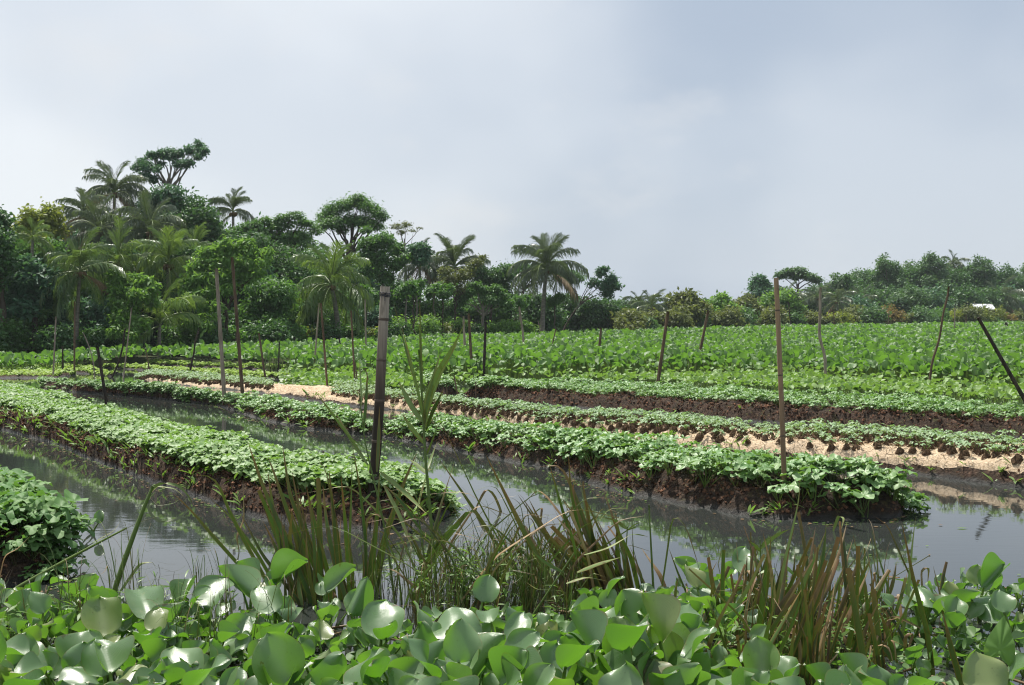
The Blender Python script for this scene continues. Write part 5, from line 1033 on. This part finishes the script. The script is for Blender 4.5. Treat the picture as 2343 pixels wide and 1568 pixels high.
c = Clump('reed_clump', 'green reed clump with brown tips fanning up before the bamboo post bed', (770, 1330), seed=1)
for pts, w, mat, prof in [
    ([(567, 1012), (600, 1110), (715, 1380)], 13, 'blade_green', 'tip'), ([(612, 1042), (650, 1150), (726, 1370)], 12, 'blade_green', 'tip'), ([(646, 1018), (662, 1130), (752, 1360)], 12, 'blade_olive', 'tip'),
    ([(592, 1122), (640, 1235), (700, 1365)], 13, 'blade_green', 'cut'), ([(640, 1122), (592, 1122), (640, 1240)], 6, 'blade_olive', 'tip'), ([(728, 1094), (731, 1200), (734, 1370)], 15, 'blade_green', 'cut'), ([(770, 1212), (745, 1140), (728, 1096)], 10, 'blade_pale', 'leaf'),
    ([(752, 1070), (765, 1200), (780, 1372)], 12, 'blade_olive', 'tip'), ([(806, 1027), (803, 1150), (795, 1360)], 11, 'blade_green', 'tip'), ([(806, 1020), (822, 1110), (836, 1230), (838, 1375)], 15, 'blade_green', 'tip'),
    ([(690, 1030), (742, 1060), (770, 1200), (790, 1365)], 8, 'blade_olive', 'tip'), ([(955, 1033), (925, 1100), (880, 1230), (845, 1360)], 13, 'blade_olive', 'tip'), ([(868, 1085), (862, 1180), (846, 1365)], 12, 'blade_green', 'tip'),
    ([(680, 1110), (700, 1210), (745, 1360)], 12, 'blade_green', 'tip'), ([(668, 1080), (690, 1200), (742, 1368)], 10, 'blade_olive', 'tip'), ([(620, 1060), (665, 1190), (735, 1372)], 12, 'blade_olive', 'tip'), ([(705, 1130), (728, 1230), (765, 1365)], 11, 'blade_green', 'tip'),
    ([(780, 1090), (790, 1200), (800, 1368)], 10, 'blade_green', 'tip'), ([(548, 1170), (600, 1270), (690, 1385)], 9, 'blade_olive', 'tip'), ([(556, 1095), (558, 1190), (540, 1230), (548, 1262)], 9, 'blade_dry', 'leaf'), ([(600, 1190), (650, 1290), (690, 1380)], 8, 'blade_green', 'tip'),
    ([(890, 1250), (893, 1200), (862, 1172), (838, 1180), (834, 1290), (828, 1370)], 7, 'blade_dry', 'leaf'), ([(888, 1272), (895, 1248), (925, 1240), (930, 1255)], 8, 'blade_dry', 'leaf'), ([(1039, 1058), (1010, 1150), (975, 1290), (950, 1370)], 13, 'blade_olive', 'tip'),
    ([(1122, 1230), (1100, 1185), (1079, 1160), (1025, 1225), (965, 1310), (940, 1380)], 13, 'blade_green', 'leaf'), ([(905, 1130), (885, 1220), (860, 1362)], 10, 'blade_olive', 'tip'), ([(722, 1290), (740, 1330), (770, 1370)], 9, 'blade_dry', 'tip'), ([(660, 1240), (675, 1300), (690, 1385)], 11, 'blade_pale', 'cut'), ([(800, 1240), (806, 1300), (808, 1370)], 9, 'blade_olive', 'tip')]:
    c.blade(pts, w, mat, prof)
for i in range(26):
    bx = 735 + c.r.normal(0, 52); lean = c.r.normal(-.25, .22) * (1 if bx < 800 else -.6); h = c.r.uniform(120, 290); c.blade([(bx + lean * h, 1365 - h), (bx, 1365 + c.r.uniform(-15, 25))], c.r.uniform(7, 13), ['blade_green', 'blade_dark', 'blade_green', 'blade_dead'][i % 4], 'tip')
c = Clump('bent_reed', 'single reed stalk snapped over at its top, standing alone by the short dark bed', (248, 1395), seed=2)
c.stem([(350, 1112), (330, 1160), (300, 1240), (244, 1400)], 13, 'stem_green')
for pts, w, mat in [([(444, 1160), (432, 1135), (408, 1110), (370, 1104), (346, 1118), (335, 1150)], 7, 'blade_pale'), ([(425, 1140), (400, 1118), (360, 1112), (340, 1135)], 5, 'blade_pale'), ([(312, 1190), (318, 1150), (330, 1135), (345, 1122)], 4, 'blade_dry'), ([(300, 1262), (322, 1290), (318, 1262)], 4, 'blade_dry'), ([(356, 1300), (350, 1285), (320, 1290), (270, 1360)], 7, 'blade_pale')]: 
    o = c.blade(pts, w, mat, 'leaf', dyt=.02); 
c = Clump('fallen_reed', 'long pale reed stalk slanting low across the channel corner with a yellow dry tip', (5, 1372), seed=3)
c.stem([(290, 1208), (150, 1282), (-20, 1378)], 9, 'stem_green', dyt=.25)
c.blade([(384, 1176), (340, 1186), (290, 1208), (230, 1238), (150, 1282), (-10, 1374)], 8, 'blade_pale', 'leaf', dyt=.25); c.blade([(276, 1192), (262, 1215), (240, 1226), (200, 1250), (100, 1310)], 5, 'blade_pale', 'tip', dyt=.2)
c.blade([(70, 1225), (40, 1258), (12, 1270), (5, 1300), (-10, 1365)], 16, 'blade_dry', 'leaf', dyt=.05)
c = Clump('leaning_reeds', 'three thin reed stalks leaning over from the left reed clump towards the bent stalk', (570, 1345), seed=4)
for pts, w, mat in [([(395, 1128), (430, 1160), (490, 1230), (562, 1310), (590, 1370)], 9, 'blade_olive'), ([(430, 1090), (480, 1085), (500, 1105), (520, 1160), (560, 1240), (610, 1330), (640, 1385)], 9, 'blade_olive'), ([(480, 1140), (530, 1185), (590, 1270), (650, 1375)], 8, 'blade_green'), ([(533, 1300), (520, 1240), (545, 1190)], 4, 'blade_dry')]: c.blade(pts, w, mat, 'leaf' if mat == 'blade_dry' else 'tip')
c = Clump('reed_clump', 'brown and green reed clump leaning left in the middle, before the channel', (1420, 1365), seed=5)
for pts, w, mat, prof in [
    ([(1257, 1064), (1290, 1180), (1330, 1290), (1400, 1385)], 13, 'blade_green', 'tip'), ([(1228, 1070), (1282, 1060), (1310, 1120), (1350, 1230), (1425, 1385)], 11, 'blade_olive', 'tip'), ([(1322, 1112), (1310, 1095), (1312, 1150), (1350, 1250), (1440, 1385)], 12, 'blade_olive', 'tip'),
    ([(1149, 1112), (1190, 1200), (1240, 1290), (1290, 1400)], 13, 'blade_olive', 'tip'), ([(1002, 955), (1030, 1010), (1090, 1140), (1180, 1310), (1210, 1370)], 7, 'blade_green', 'tip'), ([(1006, 1053), (1060, 1130), (1120, 1220), (1190, 1330)], 9, 'blade_olive', 'tip'),
    ([(1198, 1205), (1240, 1280), (1280, 1360)], 18, 'blade_dry', 'cut'), ([(1111, 1040), (1160, 1140), (1210, 1240), (1262, 1375)], 12, 'blade_olive', 'tip'), ([(1125, 1262), (1150, 1180), (1130, 1130), (1112, 1115), (1085, 1170)], 6, 'blade_dry', 'leaf'), ([(1150, 1240), (1140, 1160), (1125, 1100)], 9, 'blade_dry', 'leaf'),
    ([(1322, 1221), (1302, 1290), (1278, 1351), (1274, 1390)], 5, 'blade_dry', 'cut'), ([(1340, 1110), (1330, 1090), (1340, 1150), (1360, 1260), (1420, 1380)], 12, 'blade_olive', 'tip'), ([(1300, 1040), (1305, 1120), (1330, 1240), (1390, 1385)], 12, 'blade_green', 'tip'), ([(1325, 1090), (1345, 1200), (1410, 1360)], 11, 'blade_pale', 'tip'),
    ([(1200, 1150), (1230, 1120), (1250, 1135), (1300, 1200)], 6, 'blade_dry', 'leaf'), ([(1232, 1195), (1220, 1175), (1240, 1160), (1235, 1205)], 6, 'blade_dry', 'leaf'), ([(1185, 1400), (1150, 1280), (1140, 1210)], 8, 'blade_green', 'tip')]: c.blade(pts, w, mat, prof)
for i in range(66):
    bx = 1385 + c.r.normal(0, 55); h = c.r.uniform(90, 265); lean = c.r.normal(-.42, .2); c.blade([(bx + lean * h, 1378 - h), (bx + lean * h * .35, 1378 - h * .5), (bx, 1378 + c.r.uniform(-20, 22))], c.r.uniform(7, 15), ['blade_olive', 'blade_dead', 'blade_dark', 'blade_dry', 'blade_dead'][i % 5], ['tip', 'tip', 'cut'][i % 3])
c = Clump('reed_plant', 'few separate upright reed stems between the middle clump and the stubble clump', (1500, 1384), seed=6)
c.stem([(1484, 1155), (1490, 1270), (1497, 1396)], 6, 'stem_green'); c.blade([(1610, 1335), (1590, 1270), (1570, 1205), (1548, 1176), (1538, 1174), (1525, 1270), (1506, 1396)], 9, 'blade_olive', 'leaf'); c.blade([(1439, 1221), (1460, 1300), (1482, 1396)], 11, 'blade_olive', 'tip'); c.blade([(1530, 1255), (1550, 1310), (1580, 1380)], 5, 'blade_green', 'tip'); c.blade([(1445, 1190), (1450, 1290), (1470, 1390)], 5, 'blade_green', 'tip')
c = Clump('reed_stubble', 'dense clump of cut brown-green reed blades leaning right at the lower edge', (1800, 1500), seed=7)
for pts, w, mat, prof in [
    ([(1829, 1098), (1830, 1130), (1815, 1200), (1800, 1260), (1775, 1380), (1740, 1520)], 8, 'blade_pale', 'tip'), ([(1889, 1216), (1840, 1330), (1770, 1500)], 13, 'blade_pale', 'tip'), ([(1918, 1229), (1900, 1290), (1850, 1420), (1800, 1560)], 14, 'blade_olive', 'cut'), ([(1887, 1310), (1850, 1400), (1780, 1570)], 14, 'blade_olive', 'cut'),
    ([(1924, 1212), (1930, 1185), (1918, 1180), (1905, 1215)], 7, 'blade_pale', 'leaf'), ([(1952, 1345), (1955, 1310), (1945, 1275), (1915, 1263)], 6, 'blade_dry', 'leaf'), ([(1940, 1300), (1960, 1420), (1985, 1570)], 18, 'blade_olive', 'cut'), ([(1997, 1348), (2005, 1420), (2018, 1540)], 17, 'blade_olive', 'cut'),
    ([(2062, 1196), (2072, 1240), (2090, 1330), (2122, 1450), (2135, 1560)], 13, 'blade_olive', 'tip'), ([(1992, 1205), (2005, 1260), (2030, 1340), (2045, 1440)], 7, 'blade_green', 'tip'), ([(2094, 1184), (2086, 1250), (2076, 1370), (2060, 1480)], 8, 'blade_pale', 'tip'), ([(1998, 1180), (2030, 1202), (2060, 1270), (2100, 1360)], 5, 'blade_olive', 'tip'),
    ([(2102, 1326), (2070, 1400), (2020, 1500)], 13, 'blade_olive', 'cut'), ([(1998, 1330), (2015, 1318), (2060, 1322)], 9, 'blade_dry', 'leaf'), ([(2072, 1322), (2060, 1370), (2030, 1450)], 12, 'blade_pale', 'cut'), ([(2156, 1400), (2175, 1480), (2205, 1590)], 15, 'blade_olive', 'tip'), ([(1766, 1410), (1810, 1378), (1884, 1370)], 6, 'blade_dry', 'leaf'),
    ([(1705, 1440), (1706, 1500), (1700, 1590)], 18, 'blade_olive', 'cut'), ([(1748, 1268), (1720, 1330), (1660, 1430), (1640, 1500)], 12, 'blade_pale', 'cut'), ([(1620, 1275), (1630, 1340), (1660, 1450)], 13, 'blade_olive', 'cut'), ([(1655, 1258), (1652, 1340), (1655, 1460)], 12, 'blade_green', 'cut'), ([(1640, 1285), (1600, 1360), (1590, 1400)], 7, 'blade_green', 'tip'), ([(1682, 1225), (1690, 1300), (1692, 1400)], 6, 'blade_pale', 'tip'), ([(1630, 1270), (1650, 1260), (1640, 1300), (1600, 1290)], 4, 'blade_dry', 'leaf')]: c.blade(pts, w, mat, prof)
for i in range(96):
    bx = 1850 + c.r.normal(0, 125); by = c.r.uniform(1440, 1600); h = c.r.uniform(110, 290) * (1 if bx < 1960 else .72); lean = c.r.normal(.32, .22) if bx < 1960 else c.r.normal(-.15, .45); c.blade([(bx + lean * h, by - h), (bx, by)], c.r.uniform(8, 15), ['blade_dark', 'blade_green', 'blade_dead', 'blade_dark', 'blade_olive', 'blade_green', 'blade_dry', 'blade_dark'][i % 8], ['cut', 'tip', 'tip', 'cut'][i % 4])
for i in range(20): 
    bx = 1860 + c.r.normal(0, 130); by = c.r.uniform(1440, 1600); h = c.r.uniform(90, 240); lean = c.r.normal(.2, .45); c.blade([(bx + lean * h, by - h), (bx + lean * h * .4, by - h * .55), (bx, by)], c.r.uniform(4, 8), ['blade_dead', 'blade_dry', 'blade_dead'][i % 3], ['tip', 'cut'][i % 2])
c2 = Clump('reed_stubble', 'outlying brown reed stubble behind the hyacinths, under the bamboo pole bed end', (1800, 1430), seed=71)
for i in range(52):
    bx = 1830 + c2.r.normal(0, 140); by = c2.r.uniform(1385, 1470); h = c2.r.uniform(90, 215) * np.interp(bx, [1600, 1700, 1850, 1960, 2100], [.5, .85, 1, .8, .6]); lean = c2.r.normal(.22, .25); c2.blade([(bx + lean * h, by - h), (bx, by)], c2.r.uniform(5, 10), ['blade_dark', 'blade_dead', 'blade_olive', 'blade_dark', 'blade_dead', 'blade_dry'][i % 6], ['cut', 'tip', 'tip'][i % 3])
for i in range(48):
    bx = c.r.uniform(1640, 2120); by = c.r.uniform(1300, 1480); c.blade([(bx + c.r.normal(0, 45), by + c.r.uniform(30, 80)), (bx + c.r.normal(0, 20), by - 6), (bx, by), (bx - c.r.normal(0, 12), by + 80)], c.r.uniform(5, 9), 'blade_dry', 'leaf')
c = Clump('tangled_reeds', 'loose tangle of thin arching blades, green and straw coloured, between the two reed clumps', (1110, 1395), seed=9)
for i in range(98):
    bx = c.r.uniform(900, 1340); by = c.r.uniform(1340, 1440); h = c.r.uniform(90, 290); lean = c.r.normal(0, .45); arch = c.r.uniform(0, .5) * np.sign(lean)
    c.blade([(bx + (lean + arch) * h, by - h * (1 - abs(arch) * .5)), (bx + (lean * .8 + arch * .35) * h, by - h * .9), (bx + lean * h * .35, by - h * .5), (bx, by)], c.r.uniform(2.5, 7), ['blade_green', 'blade_dead', 'blade_dry', 'blade_pale', 'blade_dark', 'blade_green'][i % 6], 'tip')
# the tall green reed grass
c = Clump('tall_reed_grass', 'tall fresh green reed grass reaching above the beds past the bamboo post', (1000, 1380), seed=8)
P = c.stem([(958, 800), (966, 920), (972, 1040), (985, 1180), (1002, 1390)], 8, 'stem_green')
for pts, w, mat in [([(918, 745), (940, 830), (958, 905), (968, 960)], 9, 'blade_pale'), ([(1065, 735), (1035, 800), (1000, 850), (978, 915), (970, 970)], 10, 'blade_pale'), ([(1010, 800), (995, 850), (975, 905), (968, 950)], 8, 'blade_pale'), ([(900, 690), (925, 790), (952, 880), (965, 940)], 7, 'blade_green'), ([(1052, 775), (1005, 860), (980, 930), (970, 985)], 8, 'blade_pale'), ([(912, 873), (935, 920), (965, 965)], 11, 'blade_pale'), ([(918, 945), (945, 985), (970, 1015)], 9, 'blade_pale'), ([(1015, 890), (990, 940), (975, 985)], 8, 'blade_green'), ([(1005, 960), (990, 1005), (976, 1040)], 6, 'blade_green'), ([(1000, 1010), (985, 1050), (976, 1075)], 7, 'blade_green'), ([(935, 1050), (955, 1065), (978, 1085)], 7, 'blade_pale'), ([(960, 690), (962, 800), (966, 900)], 5, 'blade_green')]:
    Y = G(1002, 1390, 0)[1]; q = pts[::-1]; t = np.linspace(0, 1, 14); tk = np.linspace(0, 1, len(q)); dyt = c.r.normal(0, .12)
    Q = np.array([D(np.interp(a, tk, [p[0] for p in q]), np.interp(a, tk, [p[1] for p in q]), Y + dyt * a) for a in t]) - c.o
    for _ in range(2): Q[1:-1] = (Q[:-2] + 2 * Q[1:-1] + Q[2:]) / 4
    blade_mesh(Q, w * Y / FPX * 1.15, 'leaf', (1, c.r.normal(0, .6), 0), c.r.uniform(), .2, c.r.normal(0, .4)).build('leaf', MATS[mat], c.root)
def reed(label, stem, leaves, seed, w=5):
    c = Clump('reed_grass', label, stem[-1], seed=seed); c.stem(stem, w, 'stem_green'); Y = G(*stem[-1], 0)[1]
    for pts, w_, mat in leaves:
        q = pts[::-1]; t = np.linspace(0, 1, 12); tk = np.linspace(0, 1, len(q)); dyt = c.r.normal(0, .1); Q = np.array([D(np.interp(a, tk, [p[0] for p in q]), np.interp(a, tk, [p[1] for p in q]), Y + dyt * a) for a in t]) - c.o
        for _ in range(2): Q[1:-1] = (Q[:-2] + 2 * Q[1:-1] + Q[2:]) / 4
        blade_mesh(Q, w_ * Y / FPX * 1.15, 'leaf', (1, c.r.normal(0, .6), 0), c.r.uniform(), .2, c.r.normal(0, .4)).build('leaf', MATS[mat], c.root)
reed('thinner reed grass whose leaves cross the thick bamboo post', [(822, 900), (832, 1000), (850, 1080), (880, 1200), (905, 1380)], [([(765, 940), (805, 1010), (842, 1065)], 8, 'blade_pale'), ([(720, 895), (770, 960), (820, 1030)], 6, 'blade_pale'), ([(822, 820), (825, 880), (828, 930)], 6, 'blade_pale'), ([(840, 850), (838, 910), (832, 980)], 6, 'blade_green'), ([(868, 930), (866, 1010), (862, 1080)], 7, 'blade_olive'), ([(760, 960), (800, 1000), (838, 1030)], 5, 'blade_green'), ([(975, 1175), (930, 1130), (870, 1080)], 9, 'blade_pale'), ([(945, 1260), (915, 1180), (878, 1110)], 8, 'blade_pale')], 11)
reed('short reed grass with a broad arching leaf at the left clump side', [(950, 1120), (965, 1240), (985, 1390)], [([(1020, 1130), (975, 1140), (955, 1165)], 8, 'blade_pale'), ([(985, 1060), (968, 1110), (955, 1160)], 6, 'blade_green'), ([(880, 1110), (920, 1150), (960, 1210)], 8, 'blade_green'), ([(1060, 1180), (1010, 1230), (972, 1290)], 7, 'blade_green')], 12)
reed('slim bamboo-leaved weed leaning right with narrow leaves across the middle clump', [(1330, 1240), (1270, 1330), (1190, 1450)], [([(1440, 1225), (1390, 1255), (1335, 1270)], 8, 'blade_pale'), ([(1420, 1275), (1370, 1290), (1320, 1310)], 8, 'blade_pale'), ([(1300, 1200), (1312, 1240), (1318, 1280)], 6, 'blade_green'), ([(1215, 1260), (1250, 1290), (1290, 1310)], 7, 'blade_green'), ([(1390, 1330), (1340, 1320), (1295, 1335)], 8, 'blade_pale'), ([(1200, 1330), (1230, 1350), (1262, 1350)], 6, 'blade_green')], 13)
reed('leafy weed with two bright top leaves over the channel between the clumps', [(1435, 1205), (1430, 1290), (1425, 1395)], [([(1385, 1184), (1410, 1192), (1434, 1210)], 9, 'blade_pale'), ([(1475, 1190), (1455, 1198), (1436, 1212)], 9, 'blade_pale'), ([(1482, 1228), (1455, 1222), (1436, 1225)], 8, 'blade_green'), ([(1400, 1240), (1420, 1260), (1430, 1285)], 8, 'blade_green')], 14)
reed('leafy weed with fresh pointed leaves rising over the stubble clump', [(1738, 1235), (1742, 1320), (1745, 1440)], [([(1710, 1236), (1725, 1245), (1738, 1262)], 10, 'blade_pale'), ([(1808, 1210), (1775, 1225), (1740, 1255)], 11, 'blade_pale'), ([(1772, 1225), (1755, 1232), (1740, 1250)], 9, 'blade_green'), ([(1700, 1270), (1720, 1275), (1740, 1290)], 9, 'blade_green')], 15)
# grass tangle between the clumps, and extra thin blades
GB = []
for i in range(7):
    rr = np.random.default_rng(900 + i); m = MB()
    for s_ in range(20):
        a, h, o = rr.uniform(0, 6.28), rr.uniform(.16, .62), rr.uniform(.04, .26); P = bez((rr.normal(0, .05), rr.normal(0, .05), -.03), (o * .25 * math.cos(a), o * .25 * math.sin(a), h * .8), (o * math.cos(a), o * math.sin(a), h * rr.uniform(.55, 1.0)), 9)
        if rr.uniform() < .3: P[6:] = P[5] + (P[6:] - P[5]) * [1.4, 1.4, -1.0]
        n = len(P); w = rr.uniform(.003, .007); T = P[-1] - P[0]; sd = np.cross(T, [0, 0, 1.0]); sd /= np.linalg.norm(sd) + 1e-6; ww = (w / 2 * np.clip((1 - np.linspace(0, 1, n)) * 1.6, .1, 1))[:, None]
        m.add(np.concatenate([P - sd * ww, P + sd * ww + [0, 0, .001]]), grid_faces(2, n), rr.uniform(), np.tile(np.linspace(0, 1, n), 2), [0, 1, 2, 2, 3][rr.integers(5)])
    GB.append(m.mesh('grass_tuft', [MATS['blade_pale'], MATS['blade_dry'], MATS['blade_green'], MATS['blade_dead']]))
for i in range(64):
    if i < 46: px, py = r.normal(1130, 125), r.uniform(1320, 1440)
    elif i < 50: px, py = r.uniform(1640, 2120), r.uniform(1400, 1590)
    else: px, py = r.uniform(-30, 700), r.uniform(1370, 1560)
    tag(link_mesh('grass_tuft', GB[i % 7], G(px, py, 0), r.uniform(0, 6.28), r.uniform(.6, 1.0)), ['fine grass tuft in the tangle between the two reed clumps', 'fine dry grass tuft among the reed stubble', 'fine grass tuft between the hyacinths near the bent reed'][0 if i < 46 else 1 if i < 50 else 2], 'grass tuft', 'grass tufts at the near shore')
# tangled weeds
def weed(i):
    r = np.random.default_rng(800 + i); m = MB()
    for s in range(r.integers(5, 9)):
        h = r.uniform(.28, .52); a = r.uniform(0, 6.28); o = r.uniform(.02, .16); P = bez((r.normal(0, .03), r.normal(0, .03), -.03), (o * .3 * math.cos(a), o * .3 * math.sin(a), h * .6), (o * math.cos(a), o * math.sin(a), h), 12); P[1:-1] += r.normal(0, .006, (10, 3))
        V, F, t = tube(P, np.linspace(.0028, .0012, 12), 5); m.add(V, F, r.uniform(), t, 1 if r.uniform() < .5 else 2)
        k = r.integers(3, 7); q = r.uniform(.25, 1, k); p = np.stack([np.interp(q, np.linspace(0, 1, 12), P[:, j]) for j in range(3)], -1); aa = r.uniform(0, 6.28, k); d = np.c_[np.cos(aa), np.sin(aa), r.uniform(-.1, 1.0, k)]
        m.inst(lance(.10 + .06 * (i % 3), -.3), dirframes(d, r.normal(0, .5, k)) * r.uniform(.05, .13, k)[:, None, None], p, r.uniform(0, 1, k), 0)
    return m
WM = [MATS['weed_leaf'], MATS['stem_brown'], MATS['stem_green']]
WD = [weed(i).mesh('weed_plant', WM) for i in range(7)]
for i in range(46):
    if i < 22: px, py = r.normal(1110, 105), r.uniform(1345, 1440)
    elif i < 36: px, py = r.uniform(1640, 2050), r.uniform(1400, 1560)
    else: px, py = r.uniform(-20, 560), r.uniform(1430, 1560)
    tag(link_mesh('weed_plant', WD[i % 7], G(px, py, 0), r.uniform(0, 6.28), r.uniform(.5, .85) if i < 22 else r.uniform(.5, .75)), ['wiry weed in the tangle between the two reed clumps', 'small narrow-leaved weed among the reed stubble', 'small narrow-leaved weed poking up between the big hyacinth leaves'][0 if i < 22 else 1 if i < 36 else 2], 'weed', 'narrow-leaved weeds at the near shore')
# taro leaf in the corner
root = empty('taro_plant', G(2300, 1580, 0) if True else 0); tag(root, 'taro plant with a veined arrow-shaped leaf in the lower corner by the stubble', 'plant'); Y = 4.6; b0 = D(2285, 1500, Y); n = 13
out = np.array([(0, 0), (.28, -.20), (.36, .1), (.30, .38), (.15, .72), (0, 1.0), (-.15, .72), (-.30, .38), (-.36, .1), (-.28, -.20)]); oo = resample(np.r_[out, out[:1]], 49)[:-1]; cen = np.array([0, .15]); V = [(0, .15, 0)]; F = []; q = np.arange(48)
for s_ in (.33, .66, 1.0): V += [(x, y, -.16 * abs(x) + .025 * math.sin(k_ * 1.05) * s_ + .05 * math.sin(y * 4)) for k_, (x, y) in enumerate(cen + (oo - cen) * s_)]
F = [(0, i + 1, (i + 1) % 48 + 1) for i in range(48)] + [f for b_ in (1, 49) for i in range(48) for f in ((b_ + i, b_ + 48 + i, b_ + 48 + (i + 1) % 48), (b_ + i, b_ + 48 + (i + 1) % 48, b_ + (i + 1) % 48))]
A = np.array(V) * .16; yv = np.array([.25, .35, .8]); yv /= np.linalg.norm(yv); nv = np.array([-.2, -.8, .5]); nv -= yv * nv.dot(yv); nv /= np.linalg.norm(nv); xv = np.cross(yv, nv); o_ = np.array(root.location)
m = MB(); m.add(b0 - o_ + A[:, :1] * xv + A[:, 1:2] * yv + A[:, 2:] * nv, F, .4, .3); m.build('leaf', MATS['foliage_bright'], root)
m = MB(); Vt, Ft, t = tube(bez((0, 0, -.05), ((b0 - o_) * [.3, .3, .6]), b0 - o_, 8), .006, 6); m.add(Vt, Ft, .5, t); m.build('stalk', MATS['petiole'], root)
m = MB(); p = G(2200, 1208, .006); m.add(p + np.array([[-.04, 0, 0], [0, -.02, 0], [.045, .003, 0], [0, .022, 0]]), [(0, 1, 2), (0, 2, 3)], .5); tag(m.build('floating_leaf', MATS['weed_leaf']), 'single yellow-green leaf floating on the open grey water', 'leaf')

# ------------------------------------------------------------------ the humid air
b = NB('haze'); v = b.n('ShaderNodeVolumePrincipled'); v.inputs['Color'].default_value = (.86, .93, 1, 1); v.inputs['Density'].default_value = .0003; v.inputs['Anisotropy'].default_value = .35
b.t.links.new(v.outputs[0], b.out.inputs['Volume'])
m = MB(); box(m, (-420, -20, -1.7), (420, 440, 16)); tag(m.build('haze', MATS['haze'], smooth=False), kind='stuff')
